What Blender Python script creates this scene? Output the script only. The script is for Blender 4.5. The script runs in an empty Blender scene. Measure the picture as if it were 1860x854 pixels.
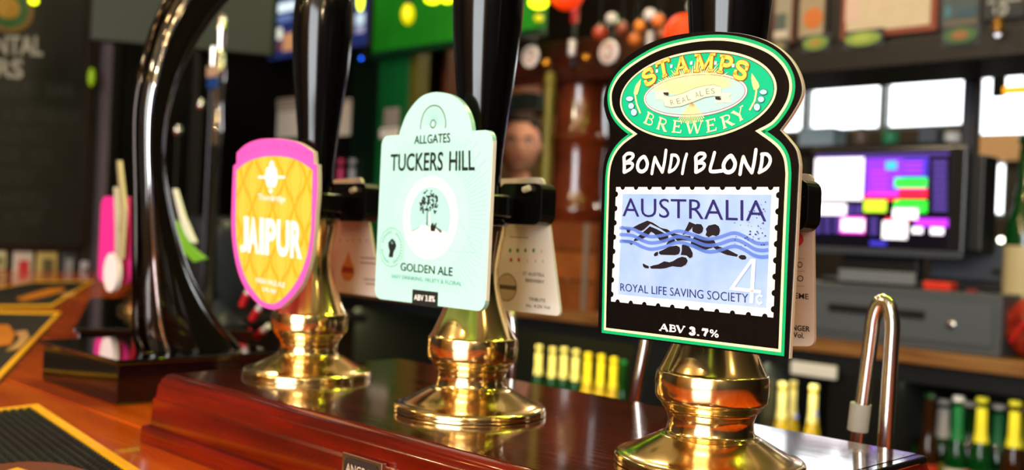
import bpy, bmesh, math, random
from mathutils import Vector, Matrix, noise
from mathutils.geometry import tessellate_polygon
random.seed(7)
scene = bpy.context.scene
COL = scene.collection
PI = math.pi

# ------------------------------------------------------------------ camera
F = 1900.0; ROLL = math.radians(2.6); CAMZ = 0.10
cam_data = bpy.data.cameras.new('camera'); cam = bpy.data.objects.new('camera', cam_data); COL.objects.link(cam)
cam_data.sensor_width = 36.0; cam_data.lens = F / 1860 * 36.0; cam_data.clip_start = 0.02; cam_data.clip_end = 60
cr, sr = math.cos(ROLL), math.sin(ROLL)
cam.matrix_world = Matrix(((cr, -sr, 0, 0), (0, 0, -1, 0), (sr, cr, 0, CAMZ), (0, 0, 0, 1)))
cam_data.dof.use_dof = True; cam_data.dof.focus_distance = 0.445; cam_data.dof.aperture_fstop = 9.0
scene.camera = cam

# ------------------------------------------------------------------ world, exposure
scene.view_settings.view_transform = 'Standard'; scene.view_settings.look = 'None'
scene.view_settings.exposure = 0.0; scene.view_settings.gamma = 1.0; scene.view_settings.use_curve_mapping = False
world = bpy.data.worlds.new('overcast'); scene.world = world; world.use_nodes = True
wb = world.node_tree.nodes['Background']; wb.inputs[0].default_value = (0.93, 0.97, 1.0, 1); wb.inputs[1].default_value = 4.0

# bar frame: s runs along the bar (right and nearer), t across it (towards the staff side)
R2 = math.sqrt(0.5)
def W(s, t, z): return Vector((R2 * (s + t), R2 * (t - s), z))
SV = Vector((R2, -R2, 0)); NV = Vector((R2, R2, 0))

def area(name, loc, target, sx, sy, power, color):
    d = bpy.data.lights.new(name, 'AREA'); d.shape = 'RECTANGLE'; d.size = sx; d.size_y = sy; d.energy = power; d.color = color
    o = bpy.data.objects.new(name, d); COL.objects.link(o); o.location = loc
    o.rotation_euler = (Vector(target) - Vector(loc)).to_track_quat('-Z', 'Y').to_euler(); return o
def point(name, loc, power, color, r=0.03):
    d = bpy.data.lights.new(name, 'POINT'); d.energy = power; d.color = color; d.shadow_soft_size = r
    o = bpy.data.objects.new(name, d); COL.objects.link(o); o.location = loc; return o
# daylight through the street window behind the customers
area('window_light', W(0.5, -2.42, 0.55), W(0.5, 0, 0.45), 1.9, 1.5, 86, (0.95, 0.98, 1.0))
# lime neon strip over the bar
area('neon_strip', W(-.35, .95, 1.05), W(-.35, .6, 0), 1.1, .05, 7, (.72, 1, .04))
# warm ceiling spots over the bar and behind it, with added fill lights
for i, (s, t, z, p, c) in enumerate([(-1.0, -0.7, 1.25, 14, (1, .62, .25)), (-0.2, -0.9, 1.25, 10, (1, .62, .25)), (0.6, -0.9, 1.25, 8, (1, .62, .25)),
        (1.4, -0.9, 1.25, 6, (1, .62, .25)), (-1.9, -0.3, 1.25, 8, (1, .66, .3)), (1.0, 0.3, 1.1, 4, (1, .72, .3)),
        (-1.3, 1.25, 1.2, 14, (1, .8, .5)), (-0.4, 1.25, 1.2, 14, (1, .8, .5)), (-2.2, 1.1, 1.2, 10, (1, .8, .5)),
        (-2.0, 3.0, 1.25, 22, (1, .75, .45)), (-2.15, 2.2, 1.25, 12, (1, .78, .55)), (-0.9, 3.2, 1.25, 14, (1, .85, .65)), (0.2, 1.3, 0.95, 4, (.75, 1, .1)),  # second one added to light the person's face
        (-1.62, 2.2, 0.62, 2.2, (.35, 1, .12)), (-1.2, -1.7, 1.2, 42, (1, .8, .5)), (1.9, -1.6, 1.2, 42, (1, .8, .5))]):  # last pair added to light the street wall that the brass reflects
    point('spot_and_fill_light' if i == 0 else 'spot_and_fill_light.%03d' % i, W(s, t, z), p, c, 0.035)

for i in range(9):     # small festoon lamps over the customers
    point('festoon_light.%03d' % i, W(-2.2 + .45 * i, -1.25 - .12 * (i % 2), .92 + .05 * (i % 3)), .9, [(1, .6, .15), (1, .85, .2), (1, .45, .1)][i % 3], .016)

# ------------------------------------------------------------------ helpers
def camray(x, y):
    u, v = x - 930, y - 427
    return Vector(((u * cr + v * sr) / F, 1, -(-u * sr + v * cr) / F))
CAM = Vector((0, 0, CAMZ))
def bar(P): return (P.dot(SV), P.dot(NV), P.z)
def ont(x, y, t):
    d = camray(x, y); return CAM + d * (t / d.dot(NV))
def ons(x, y, s):
    d = camray(x, y); return CAM + d * (s / d.dot(SV))
def onz(x, y, z):
    d = camray(x, y); return CAM + d * ((z - CAMZ) / d.z)

def lin(c):
    if isinstance(c, str):
        c = [int(c[i:i + 2], 16) / 255 for i in (0, 2, 4)]
    return tuple((v / 12.92 if v <= .04045 else ((v + .055) / 1.055) ** 2.4) for v in c) + (1,)
MATS = {}
def mat(name, color, rough=.5, metal=0, emit=None, es=1, noise_=0, scale=20, alpha=1, trans=0, coat=0, bump=0, color2=None, stretch=(1, 1, 1), ior=1.45, spec=None):
    if name in MATS: return MATS[name]
    m = bpy.data.materials.new(name); m.use_nodes = True; nt = m.node_tree; b = nt.nodes['Principled BSDF']
    c = lin(color); b.inputs['Base Color'].default_value = c; b.inputs['Roughness'].default_value = rough; b.inputs['Metallic'].default_value = metal
    b.inputs['Alpha'].default_value = alpha; b.inputs['Transmission Weight'].default_value = trans; b.inputs['Coat Weight'].default_value = coat; b.inputs['IOR'].default_value = ior
    b.inputs['Coat Roughness'].default_value = .05
    if spec is not None: b.inputs['Specular IOR Level'].default_value = spec
    if emit: b.inputs['Emission Color'].default_value = lin(emit); b.inputs['Emission Strength'].default_value = es
    if noise_ or bump or color2:
        tc = nt.nodes.new('ShaderNodeTexCoord'); mp = nt.nodes.new('ShaderNodeMapping'); mp.vector_type = 'TEXTURE'; mp.inputs['Scale'].default_value = tuple(1 / q for q in stretch)
        mp.inputs['Rotation'].default_value = (0, 0, -PI / 4)
        nz = nt.nodes.new('ShaderNodeTexNoise'); nz.inputs['Scale'].default_value = scale; nz.inputs['Detail'].default_value = 5
        nt.links.new(tc.outputs['Object'], mp.inputs[0]); nt.links.new(mp.outputs[0], nz.inputs[0])
        if noise_ or color2:
            cx = lin(color2) if color2 else tuple(v * (1 - noise_) for v in c[:3]) + (1,)
            rp = nt.nodes.new('ShaderNodeValToRGB'); rp.color_ramp.elements[0].position = .35; rp.color_ramp.elements[1].position = .65
            rp.color_ramp.elements[0].color = cx; rp.color_ramp.elements[1].color = c
            nt.links.new(nz.outputs[0], rp.inputs[0]); nt.links.new(rp.outputs[0], b.inputs['Base Color'])
        if bump:
            bp = nt.nodes.new('ShaderNodeBump'); bp.inputs['Strength'].default_value = bump; bp.inputs['Distance'].default_value = .002
            nt.links.new(nz.outputs[0], bp.inputs['Height']); nt.links.new(bp.outputs[0], b.inputs['Normal'])
    MATS[name] = m; return m

BASE = {}
def link(o, parent=None):
    COL.objects.link(o)
    if parent is not None: o.parent = parent
    return o
def tag(o, label=None, cat=None, group=None, kind=None):
    if label: o['label'] = label
    if cat: o['category'] = cat
    if group: o['group'] = group
    if kind: o['kind'] = kind
    return o
def thing(name, label, cat, loc, group=None):
    o = bpy.data.objects.new(name, None); o.empty_display_size = .02; link(o); o.location = loc; BASE[o.name] = Vector(loc)
    return tag(o, label, cat, group)

class MB:
    def __init__(s): s.v = []; s.f = []
    def add(s, vs, fs):
        n = len(s.v); s.v += [Vector(v) for v in vs]; s.f += [tuple(i + n for i in f) for f in fs]; return s
    def box(s, s0, s1, t0, t1, z0, z1):      # in bar coordinates
        vs = [W(a, b, c) for c in (z0, z1) for b in (t0, t1) for a in (s0, s1)]
        return s.add(vs, [(0, 2, 3, 1), (4, 5, 7, 6), (0, 1, 5, 4), (2, 6, 7, 3), (0, 4, 6, 2), (1, 3, 7, 5)])
    def lathe(s, c, prof, n=32, ax=Vector((0, 0, 1))):
        ax = Vector(ax).normalized(); q = ax.to_track_quat('Z', 'Y'); c = Vector(c); vs = []; fs = []
        for r, h in prof:
            for i in range(n):
                a = 2 * PI * i / n; vs.append(c + q @ Vector((r * math.cos(a), r * math.sin(a), h)))
        m = len(prof)
        for j in range(m - 1):
            for i in range(n):
                k = (i + 1) % n; fs.append((j * n + i, j * n + k, (j + 1) * n + k, (j + 1) * n + i))
        if prof[0][0] > 1e-6: fs.append(tuple(range(n))[::-1])
        if prof[-1][0] > 1e-6: fs.append(tuple((m - 1) * n + i for i in range(n)))
        return s.add(vs, fs)
    def ball(s, c, r, n=16, sz=1.0):
        return s.lathe(c, [(max(1e-7, r * math.sin(PI * i / 10)), -sz * r * math.cos(PI * i / 10)) for i in range(11)], n)
    def tube(s, pts, r, n=10, closed=False):
        pts = [Vector(p) for p in pts]; m = len(pts); vs = []; fs = []
        d0 = (pts[1] - pts[0]).normalized(); up = Vector((0, 0, 1)) if abs(d0.z) < .9 else Vector((1, 0, 0))
        x = d0.cross(up).normalized()
        for i, p in enumerate(pts):
            d = (pts[(i + 1) % m] - pts[i - 1]) if (closed or 0 < i < m - 1) else (pts[1] - pts[0] if i == 0 else pts[-1] - pts[-2])
            d.normalize(); x = (x - d * x.dot(d)).normalized(); y = d.cross(x); rr = r[i] if isinstance(r, (list, tuple)) else r
            for k in range(n):
                a = 2 * PI * k / n; vs.append(p + (x * math.cos(a) + y * math.sin(a)) * rr)
        for i in range(m if closed else m - 1):
            j = (i + 1) % m
            for k in range(n):
                l = (k + 1) % n; fs.append((i * n + k, i * n + l, j * n + l, j * n + k))
        if not closed: fs.append(tuple(range(n))[::-1]); fs.append(tuple((m - 1) * n + k for k in range(n)))
        return s.add(vs, fs)
    def poly(s, pts, t, thick=0):            # outline (s,z) in the plane t, extruded backwards
        p3 = [Vector((a, b, 0)) for a, b in pts]; tri = tessellate_polygon([p3]); n = len(pts)
        vs = [W(a, t, b) for a, b in pts]; fs = [tuple(x) for x in tri]
        if thick:
            vs += [W(a, t + thick, b) for a, b in pts]; fs += [tuple(i + n for i in x)[::-1] for x in tri]
            fs += [(i, (i + 1) % n, (i + 1) % n + n, i + n) for i in range(n)]
        return s.add(vs, fs)
    def ribbon(s, pts, w, t, off=0, closed=False, thick=0):
        P = [Vector(p) for p in pts]; m = len(P); L = []; Rr = []
        for i in range(m):
            a = P[i - 1] if (closed or i > 0) else P[i]; b = P[(i + 1) % m] if (closed or i < m - 1) else P[i]
            d1 = (P[i] - a); d2 = (b - P[i])
            d1 = d1.normalized() if d1.length > 1e-9 else d2.normalized(); d2 = d2.normalized() if d2.length > 1e-9 else d1
            n1 = Vector((-d1.y, d1.x)); n2 = Vector((-d2.y, d2.x)); nn = n1 + n2
            nn = nn.normalized() if nn.length > 1e-6 else n1
            k = 1 / max(.45, nn.dot(n1)); ww = w[i] if isinstance(w, (list, tuple)) else w
            L.append(P[i] + nn * k * (off + ww / 2)); Rr.append(P[i] + nn * k * (off - ww / 2))
        vs = [W(p.x, t, p.y) for p in L + Rr]; fs = [(i, (i + 1) % m, (i + 1) % m + m, i + m) for i in range(m if closed else m - 1)]
        return s.add(vs, fs)
    def disc(s, c, rx, rz, t, n=24, thick=0):
        return s.poly([(c[0] + rx * math.cos(2 * PI * i / n), c[1] + rz * math.sin(2 * PI * i / n)) for i in range(n)], t, thick)
    def ring(s, c, rx, rz, w, t, n=64):
        return s.ribbon([(c[0] + rx * math.cos(2 * PI * i / n), c[1] + rz * math.sin(2 * PI * i / n)) for i in range(n)], w, t, closed=True)
    def build(s, name, m, parent=None, smooth=False, bevel=0, normals=True, subsurf=0):
        me = bpy.data.meshes.new(name)
        if parent is not None:
            root = parent
            while root.parent is not None: root = root.parent
            base = BASE[root.name]
        else:
            xs = [v.x for v in s.v]; ys = [v.y for v in s.v]; base = Vector(((min(xs) + max(xs)) / 2, (min(ys) + max(ys)) / 2, min(v.z for v in s.v)))
        me.from_pydata([v - base for v in s.v], [], s.f)
        if normals:
            bm = bmesh.new(); bm.from_mesh(me); bmesh.ops.remove_doubles(bm, verts=bm.verts, dist=1e-7)
            bmesh.ops.recalc_face_normals(bm, faces=bm.faces); bm.to_mesh(me); bm.free()
        if smooth:
            me.polygons.foreach_set('use_smooth', [True] * len(me.polygons)); me.set_sharp_from_angle(angle=math.radians(38))
        me.materials.append(m); o = bpy.data.objects.new(name, me); link(o, parent)
        if parent is None: o.location = base; BASE[o.name] = base
        if bevel:
            b = o.modifiers.new('bevel', 'BEVEL'); b.width = bevel; b.segments = 2; b.limit_method = 'ANGLE'
        if subsurf:
            b = o.modifiers.new('subsurf', 'SUBSURF'); b.levels = subsurf; b.render_levels = subsurf
            me.polygons.foreach_set('use_smooth', [True] * len(me.polygons))
        return o
def spline(pts, k=6, closed=False):
    P = [Vector(p) for p in pts]; n = len(P); out = []
    for i in range(n if closed else n - 1):
        g = (lambda j: P[j % n]) if closed else (lambda j: P[max(0, min(n - 1, j))])
        a, b, c, d = g(i - 1), g(i), g(i + 1), g(i + 2)
        for q in range(k):
            u = q / k; out.append(.5 * ((2 * b) + (c - a) * u + (2 * a - 5 * b + 4 * c - d) * u * u + (3 * b - a - 3 * c + d) * u ** 3))
    if not closed: out.append(P[-1])
    return [tuple(p) for p in out]

TEXTS = {}
def glyphs(txt, off=0.0, shear=0):
    key = (txt, off, shear)
    if key not in TEXTS:
        cu = bpy.data.curves.new('txt', 'FONT'); cu.body = txt; cu.offset = off; cu.shear = shear; cu.resolution_u = 3
        o = bpy.data.objects.new('txt', cu); COL.objects.link(o); bpy.context.view_layer.update()
        me = o.evaluated_get(bpy.context.evaluated_depsgraph_get()).to_mesh()
        vs = [(v.co.x, v.co.y) for v in me.vertices]; fs = [tuple(p.vertices) for p in me.polygons]
        bpy.data.objects.remove(o); bpy.data.curves.remove(cu)
        x0 = min(v[0] for v in vs); x1 = max(v[0] for v in vs); y0 = min(v[1] for v in vs); y1 = max(v[1] for v in vs)
        TEXTS[key] = ([((x - x0) / (x1 - x0), (y - y0) / (y1 - y0)) for x, y in vs], fs)
    return TEXTS[key]
def text_quad(mb, txt, bl, tl, tr, br, t, off=0.0, shear=0):   # corners (s,z)
    vs, fs = glyphs(txt, off, shear); bl, tl, tr, br = map(Vector, (bl, tl, tr, br)); out = []
    for x, y in vs:
        p = (bl * (1 - x) + br * x) * (1 - y) + (tl * (1 - x) + tr * x) * y; out.append(W(p.x, t, p.y))
    mb.add(out, fs)
def sz(x, y, t):
    a = bar(ont(x, y, t)); return (a[0], a[2])
def text_px(mb, txt, bl, tl, tr, br, t, off=0.0, shear=0, lay=0):
    text_quad(mb, txt, sz(*bl, t), sz(*tl, t), sz(*tr, t), sz(*br, t), t - lay, off, shear)
def pxrect(x0, y0, x1, y1, t):   # bar-frame rectangle whose image box is about this
    a, b, c, d = (bar(ont(x, y, t)) for x, y in ((x0, y0), (x1, y0), (x0, y1), (x1, y1)))
    return (a[0] + c[0]) / 2, (b[0] + d[0]) / 2, (c[2] + d[2]) / 2, (a[2] + b[2]) / 2
def slab(mb, x0, y0, x1, y1, t, d):
    s0, s1, z0, z1 = pxrect(x0, y0, x1, y1, t); mb.box(s0, s1, t, t + d, z0, z1); return s0, s1, z0, z1
def dup(root, dloc, label=None, group=None, rotz=0):
    r = root.copy(); COL.objects.link(r); r.location = root.location + dloc; r.rotation_euler = (0, 0, rotz)
    if label: r['label'] = label
    if group: r['group'] = group
    for ch in list(root.children):
        c = ch.copy(); COL.objects.link(c); c.parent = r
        for g in list(ch.children):
            d = g.copy(); COL.objects.link(d); d.parent = c
    return r

# ------------------------------------------------------------------ materials
BRASS = mat('brass', 'f4d89a', .15, 1, noise_=.08, scale=60)
HANDLEBLACK = mat('handle_black', '070607', .12)
BLACKGLOSS = mat('black_gloss', '060506', .06, 0, coat=1)
BLACKPLASTIC = mat('black_plastic', '0c0c0e', .25)
CHROME = mat('chrome', 'e6e6e8', .06, 1)
STEEL = mat('steel', 'd8d4ce', .2, 1)
MAHOG = mat('mahogany', '781303', .2, 0, color2='4c0a02', scale=9, stretch=(1, 14, 6), coat=.6, spec=.5)
MAHOGTOP = mat('mahogany_top', '58190a', .15, 0, color2='300c04', scale=10, stretch=(1, 16, 1), bump=.12, coat=.8)
BARWOOD = mat('bar_wood', 'c4560f', .16, 0, color2='8f3006', scale=5, stretch=(1, 9, 1), coat=.5)
BEIGE = mat('clip_edge', 'cfc4ae', .5)
WHITE = mat('print_white', 'fbfaf4', .3)
CREAM = mat('print_cream', 'fdf0b8', .3)
BLACKCARD = mat('clip_black', '0a0a0b', .18, noise_=.4, scale=300)
GREEN = mat('print_green', '0ea968', .25)
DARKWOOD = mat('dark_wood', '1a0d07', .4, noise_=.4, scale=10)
BROWN = mat('brown_wood', '5a2b12', .35, noise_=.4, scale=8, stretch=(1, 6, 1))
NEARBLACK = mat('near_black', '0c0d0f', .45)
GREY = mat('grey_metal', '4a4f5a', .45)
DGREY = mat('dark_grey', '1d2126', .4)
GREENP = mat('green_paint', '0c5a2c', .35, noise_=.3, scale=6)
PINK = mat('pink', 'f04fb0', .3)
# ------------------------------------------------------------------ setting (walls, floor, ceiling)
def struct(name, mb, m, bevel=0):
    return tag(mb.build(name, m, bevel=bevel), kind='structure')
ZF, ZC = -1.10, 1.45
struct('floor', MB().box(-5.2, 2.6, -2.6, 4.4, ZF - .1, ZF), mat('floor', '3a2417', .4, noise_=.4, scale=4))
struct('ceiling', MB().box(-5.2, 2.6, -2.6, 4.4, ZC, ZC + .1), mat('ceiling', '8c8270', .8))
WALLM = mat('wall_dark', '1c1a16', .6, noise_=.3, scale=3); WALLW = mat('wall_warm', 'a47c4c', .6, noise_=.3, scale=3)
def wall_with_openings(name, t0, t1, s0, s1, ops, m):        # wall across t, openings (s0,s1,z0,z1)
    mb = MB(); ops = sorted(ops); x = s0
    for a, b, c, d in ops:
        mb.box(x, a, t0, t1, ZF, ZC); mb.box(a, b, t0, t1, ZF, c); mb.box(a, b, t0, t1, d, ZC); x = b
    mb.box(x, s1, t0, t1, ZF, ZC); return struct(name, mb, m)
# street wall behind the customers, with its window
FW = [(-0.45, 1.45, -.2, 1.3)]
wall_with_openings('wall_front', -2.6, -2.5, -5.2, 2.6, FW, WALLW)
def window(name, a, b, c, d, t, m, bars=2, glass=True):
    mb = MB(); w = .05 if t < 0 else .018
    mb.box(a, b, t, t + .07, c, c + w).box(a, b, t, t + .07, d - w, d).box(a, a + w, t, t + .07, c + w, d - w).box(b - w, b, t, t + .07, c + w, d - w)
    fr = struct(name, mb, m, .004)
    xs = [a + (b - a) * (i + 1) / (bars + 1) for i in range(bars)]
    for x in xs: MB().box(x - .015, x + .015, t + .01, t + .06, c + w, d - w).build('glazing_bar', m, fr)
    if glass:
        e = [a + w] + xs + [b - w]
        for i in range(len(e) - 1):
            MB().box(e[i] + .016, e[i + 1] - .016, t + .032, t + .036, c + w + .001, d - w - .001).build('pane', mat('window_glass', 'ffffff', 0, trans=1, ior=1.05), fr)
    return fr
window('window_1', *FW[0], -2.59, WHITE, 2)
# far wall with the bright windows seen over the till
T4 = 4.2
o1 = pxrect(1330, 95, 1756, 240, T4); o2 = pxrect(1762, 95, 1990, 250, T4); o3 = pxrect(1762, 286, 1850, 396, T4)
o3 = (o3[0], o2[1] - .3, o3[2], o3[3])
mbw = MB()
mbw.box(-5.2, o1[0], T4, T4 + .1, ZF, ZC).box(o1[0], o1[1], T4, T4 + .1, ZF, o1[2]).box(o1[0], o1[1], T4, T4 + .1, o1[3], ZC).box(o1[1], o2[0], T4, T4 + .1, ZF, ZC)
mbw.box(o2[0], o3[1], T4, T4 + .1, ZF, o3[2]).box(o3[1], o2[1], T4, T4 + .1, ZF, o2[2]).box(o2[0], o3[1], T4, T4 + .1, o3[3], o2[2]).box(o2[0], o2[1], T4, T4 + .1, o2[3], ZC).box(o2[1], 2.6, T4, T4 + .1, ZF, ZC)
struct('wall_back', mbw, mat('wall_back_dark', '2c241c', .6, noise_=.2, scale=3))
WFR = mat('window_frame_grey', '5c6468', .4)
window('window_2', *o1, T4 + .02, WFR, 2); window('window_3', *o2, T4 + .02, WFR, 1); window('window_4', o2[0], o3[1], o3[2], o3[3], T4 + .02, WFR, 0)
# left: end wall of the bar
SL = -2.75
TE = bar(ons(184, 300, SL))[1]; SD = -3.95
struct('wall_left', MB().box(SL - .1, SL, -2.5, TE, ZF, ZC).box(SD - .1, SL - .1, TE - .1, TE, ZF, ZC), WALLM)
struct('wall_left_passage', MB().box(SD - .1, SD, TE, 2.2, ZF, ZC).box(-5.1, SD - .1, 2.1, 2.2, ZF, ZC), WALLM)
struct('wall_far_left', MB().box(-5.2, -5.1, 2.0, 4.2, ZF, ZC), WALLW)
struct('wall_right', MB().box(2.5, 2.6, -2.5, 4.2, ZF, ZC), WALLM)
# things fixed to the left wall, placed on the plane s = SL
def wrect(x0, y0, x1, y1, s=SL):
    a, b, c, d = (bar(ons(x, y, s)) for x, y in ((x0, y0), (x1, y0), (x0, y1), (x1, y1)))
    return (a[1] + c[1]) / 2, (b[1] + d[1]) / 2, (c[2] + d[2]) / 2, (a[2] + b[2]) / 2
def wslab(mb, x0, y0, x1, y1, d, s=SL):
    t0, t1, z0, z1 = wrect(x0, y0, x1, y1, s); mb.box(s, s + d, t0, t1, z0, z1); return t0, t1, z0, z1
mb = MB(); r = wrect(206, 90, 330, 800, SD); mb.box(SD + .001, SD + .03, r[0], r[1], ZF, r[3])
d1 = struct('dark_doorway', mb, mat('doorway_dark', '050505', .35))  # near-black slab stands in for the dark of the doorway
for i in range(2): MB().box(SD + .0302, SD + .036, r[0] + .03 + i * (r[1] - r[0]) / 2, r[0] - .03 + (i + 1) * (r[1] - r[0]) / 2, -.9, r[3] - .12).build('panel', mat('door_panel', '0d0806', .3), d1)
mb = MB(); wslab(mb, 171, 40, 184, 700, .03); struct('trim_1', mb, mat('grey_paint', '57505c', .4))
bA, bB = CAM + camray(165, 70) * 2.5, CAM + camray(494, 70) * 2.62; bB.z = bA.z; bN = Vector((0, .05, 0)); bU = Vector((0, 0, .25))
mb = MB().add([bA, bB, bB + bN, bA + bN, bA + bU, bB + bU, bB + bU + bN, bA + bU + bN], [(0, 1, 2, 3), (4, 5, 6, 7), (0, 1, 5, 4), (1, 2, 6, 5), (2, 3, 7, 6), (3, 0, 4, 7)]); struct('trim_2', mb, mat('green_trim', '0d2015', .5))
# chalkboard with its rows of writing
t0, t1, z0, z1 = wrect(-60, -60, 163, 442)
cb = thing('chalkboard', 'large black chalkboard with faint rows of white writing on the left wall', 'chalkboard', W(SL, (t0 + t1) / 2, z0))
MB().box(SL + .002, SL + .014, t0, t1, z0, z1).build('board', mat('chalkboard', '090c08', .6, noise_=.3, scale=12), cb)
fr = MB(); fr.box(SL, SL + .022, t1 - .02, t1 + .0, z0, z1).box(SL, SL + .022, t0, t1 - .02, z0 - .02, z0 - .001); fr.build('board_frame', mat('frame_dark', '1c1210', .3), cb, bevel=.002)
def wtext(mb, txt, bl, tl, tr, br, off=.0, d=.016):
    vs, fs = glyphs(txt, off); q = [Vector(bar(ons(*p, SL + d))) for p in (bl, tl, tr, br)]; out = []
    for x, y in vs:
        p = (q[0] * (1 - x) + q[3] * x) * (1 - y) + (q[1] * (1 - x) + q[2] * x) * y; out.append(W(SL + d, p.y, p.z))
    mb.add(out, fs)
CH1 = mat('chalk_bright', '8a8c88', .8); CH2 = mat('chalk_faint', '2c302e', .8)
for w_ in (('ENTAL', (-30, 98), (-30, 62), (78, 66), (78, 102), .03), ('RS', (-8, 140), (-8, 106), (42, 108), (42, 144), .03)):
    m1 = MB(); wtext(m1, *w_); m1.build('chalk_heading', CH1, cb, normals=False)
for txt, x0, x1, y in (('BEERS', -10, 70, 172), ('BAR', 85, 135, 176), ('A BREWED FOR', 6, 148, 222), ('ALES', -10, 38, 255), ('AND', 45, 78, 256), ('CIDER', -10, 36, 292), ('YES', 52, 95, 296),
        ('& STOUT', -10, 66, 332), ('HAND', -5, 50, 372), ('PULL', 55, 92, 374), ('ON', 5, 25, 408), ('TAP', 35, 75, 408)):
    m2 = MB(); wtext(m2, txt, (x0, y), (x0, y - 24), (x1, y - 22), (x1, y + 2), .0); m2.build('chalk_word', CH2, cb, normals=False)
# oval sign above the chalkboard
t0, t1, z0, z1 = wrect(-45, -30, 54, 62)
sg = thing('oval_sign', 'oval green sign with a gold rim at the top left corner above the chalk writing', 'sign', W(SL + .016, (t0 + t1) / 2, z0))
def woval(mb, k, d0, d1, n=32):
    c = W(0, (t0 + t1) / 2, (z0 + z1) / 2); pts = [( (t0 + t1) / 2 + k * (t1 - t0) / 2 * math.cos(2 * PI * i / n), (z0 + z1) / 2 + k * (z1 - z0) / 2 * math.sin(2 * PI * i / n)) for i in range(n)]
    vs = [W(SL + d, a, b) for d in (d0, d1) for a, b in pts]
    mb.add(vs, [tuple(range(n)), tuple(range(n, 2 * n))] + [(i, (i + 1) % n, (i + 1) % n + n, i + n) for i in range(n)]); return mb
woval(MB(), 1, .016, .028).build('rim', mat('gold_dull', '5a4410', .5), sg); woval(MB(), .78, .028, .030).build('face', mat('sign_green', '13451c', .5), sg)
woval(MB(), .45, .030, .032).build('centre', mat('sign_gold', '8a6a1c', .5), sg)
# row of small clips standing along the foot of the chalkboard wall
KG = 'small pump clips pinned in a row under the chalkboard'
for x0, y0, x1, y1, c, c2, lab in ((-16, 449, 9, 489, 'c8c6a8', '6e7a58', 'small white and green pump clip at the left edge of the row under the chalkboard'),
        (21, 450, 57, 506, 'b9b4b0', 'b0303c', 'small white pump clip with a red figure under the chalkboard'),
        (64, 445, 101, 507, 'b7a868', '5a5640', 'small cream yellow pump clip under the chalkboard'),
        (108, 450, 134, 500, '3a4046', '8a9096', 'small dark grey pump clip with pale lettering under the chalkboard'),
        (143, 474, 158, 507, 'a8a8b8', '50505c', 'narrow pale clip nearest the door strip under the chalkboard')):
    t0, t1, z0, z1 = wrect(x0, y0, x1, y1)
    o = thing('pump_clip', lab, 'pump clip', W(SL + .01, (t0 + t1) / 2, z0), KG)
    MB().box(SL + .004, SL + .014, t0, t1, z0, z1).build('plate', mat('mini' + c, c, .4), o, bevel=.004)
    MB().box(SL + .0145, SL + .017, t0 + .25 * (t1 - t0), t1 - .25 * (t1 - t0), z0 + .15 * (z1 - z0), z0 + .6 * (z1 - z0)).build('emblem', mat('minie' + c2, c2, .4), o)

# ------------------------------------------------------------------ bar counter (planked top)
ZB = -.045
bc = thing('bar_counter', 'long orange varnished wooden bar counter carrying the hand pumps', 'bar counter', W(-1.1, .25, ZF))
BW = [('bar_wood_a', 'dc600c', 'b84406'), ('bar_wood_b', 'd05408', 'a83a05'), ('bar_wood_c', 'e46c12', 'c04c08')]
edges = [-.10, .045, .19, .335, .48, .60]
for i in range(len(edges) - 1):
    n, a, b = BW[i % 3]
    MB().box(SL + .002, .75, edges[i] + .0006, edges[i + 1] - .0006, ZB - .035, ZB - .0001 * (i % 2)).build('plank', mat(n, a, .17, color2=b, scale=5, stretch=(1, 9, 1), coat=.5), bc, bevel=.001)
for i in range(4):
    n, a, b = BW[(i + 1) % 3]
    a_, b_ = .6006 + i * .15, .7494 + i * .15; ed = lambda t: -1.42 - (t - .6) * 1.79
    pts_ = [(SL + .002, a_), (ed(a_), a_), (ed(b_), b_), (SL + .002, b_)]
    MB().add([W(p[0], p[1], z) for z in (ZB - .035, ZB) for p in pts_], [(0, 1, 2, 3), (4, 5, 6, 7), (0, 1, 5, 4), (1, 2, 6, 5), (2, 3, 7, 6), (3, 0, 4, 7)]).build('plank', mat(n, a), bc, bevel=.001)
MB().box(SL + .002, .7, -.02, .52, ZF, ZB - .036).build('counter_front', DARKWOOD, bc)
# ------------------------------------------------------------------ mahogany plinth of the hand pumps
s0, s1, t0, t1 = -.632, -.222, .326, .514
prof = [(0, 0), (.0022, -.0010), (.0042, -.0035), (.0050, -.0065), (.0058, -.0072), (.0064, -.0150), (.0078, -.0165), (.0084, -.0330), (.0118, -.0340), (.0128, -.0360), (.0128, ZB + .0002)]
def block_ring(o, z):
    return [W(s0 - o, t0 - o, z), W(s1 + o, t0 - o, z), W(s1 + o, t1 + o * .3, z), W(s0 - o, t1 + o * .3, z)]
pl = thing('pump_plinth', 'polished mahogany plinth with moulded edge under the three brass hand pumps', 'plinth', W((s0 + s1) / 2, (t0 + t1) / 2, ZB))
mb = MB(); vs = []; fs = []
for o, z in prof: vs += block_ring(o, z)
for j in range(len(prof) - 1):
    for i in range(4): fs.append((j * 4 + i, j * 4 + (i + 1) % 4, (j + 1) * 4 + (i + 1) % 4, (j + 1) * 4 + i))
fs.append(tuple(range(len(vs) - 4, len(vs)))); mb.add(vs, fs).build('moulding', MAHOG, pl, smooth=True)
mb = MB(); mb.add([p + Vector((0, 0, .0004)) for p in block_ring(-.0004, 0)] + block_ring(-.0004, -.002), [(0, 1, 2, 3), (4, 5, 6, 7), (0, 1, 5, 4), (1, 2, 6, 5), (2, 3, 7, 6), (3, 0, 4, 7)]).build('plinth_top', MAHOGTOP, pl)
MB().box(s1 + .0004, s1 + .006, t0 + .002, t1 - .002, -.0030, .0006).build('end_trim', BLACKGLOSS, pl, bevel=.001)
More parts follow.
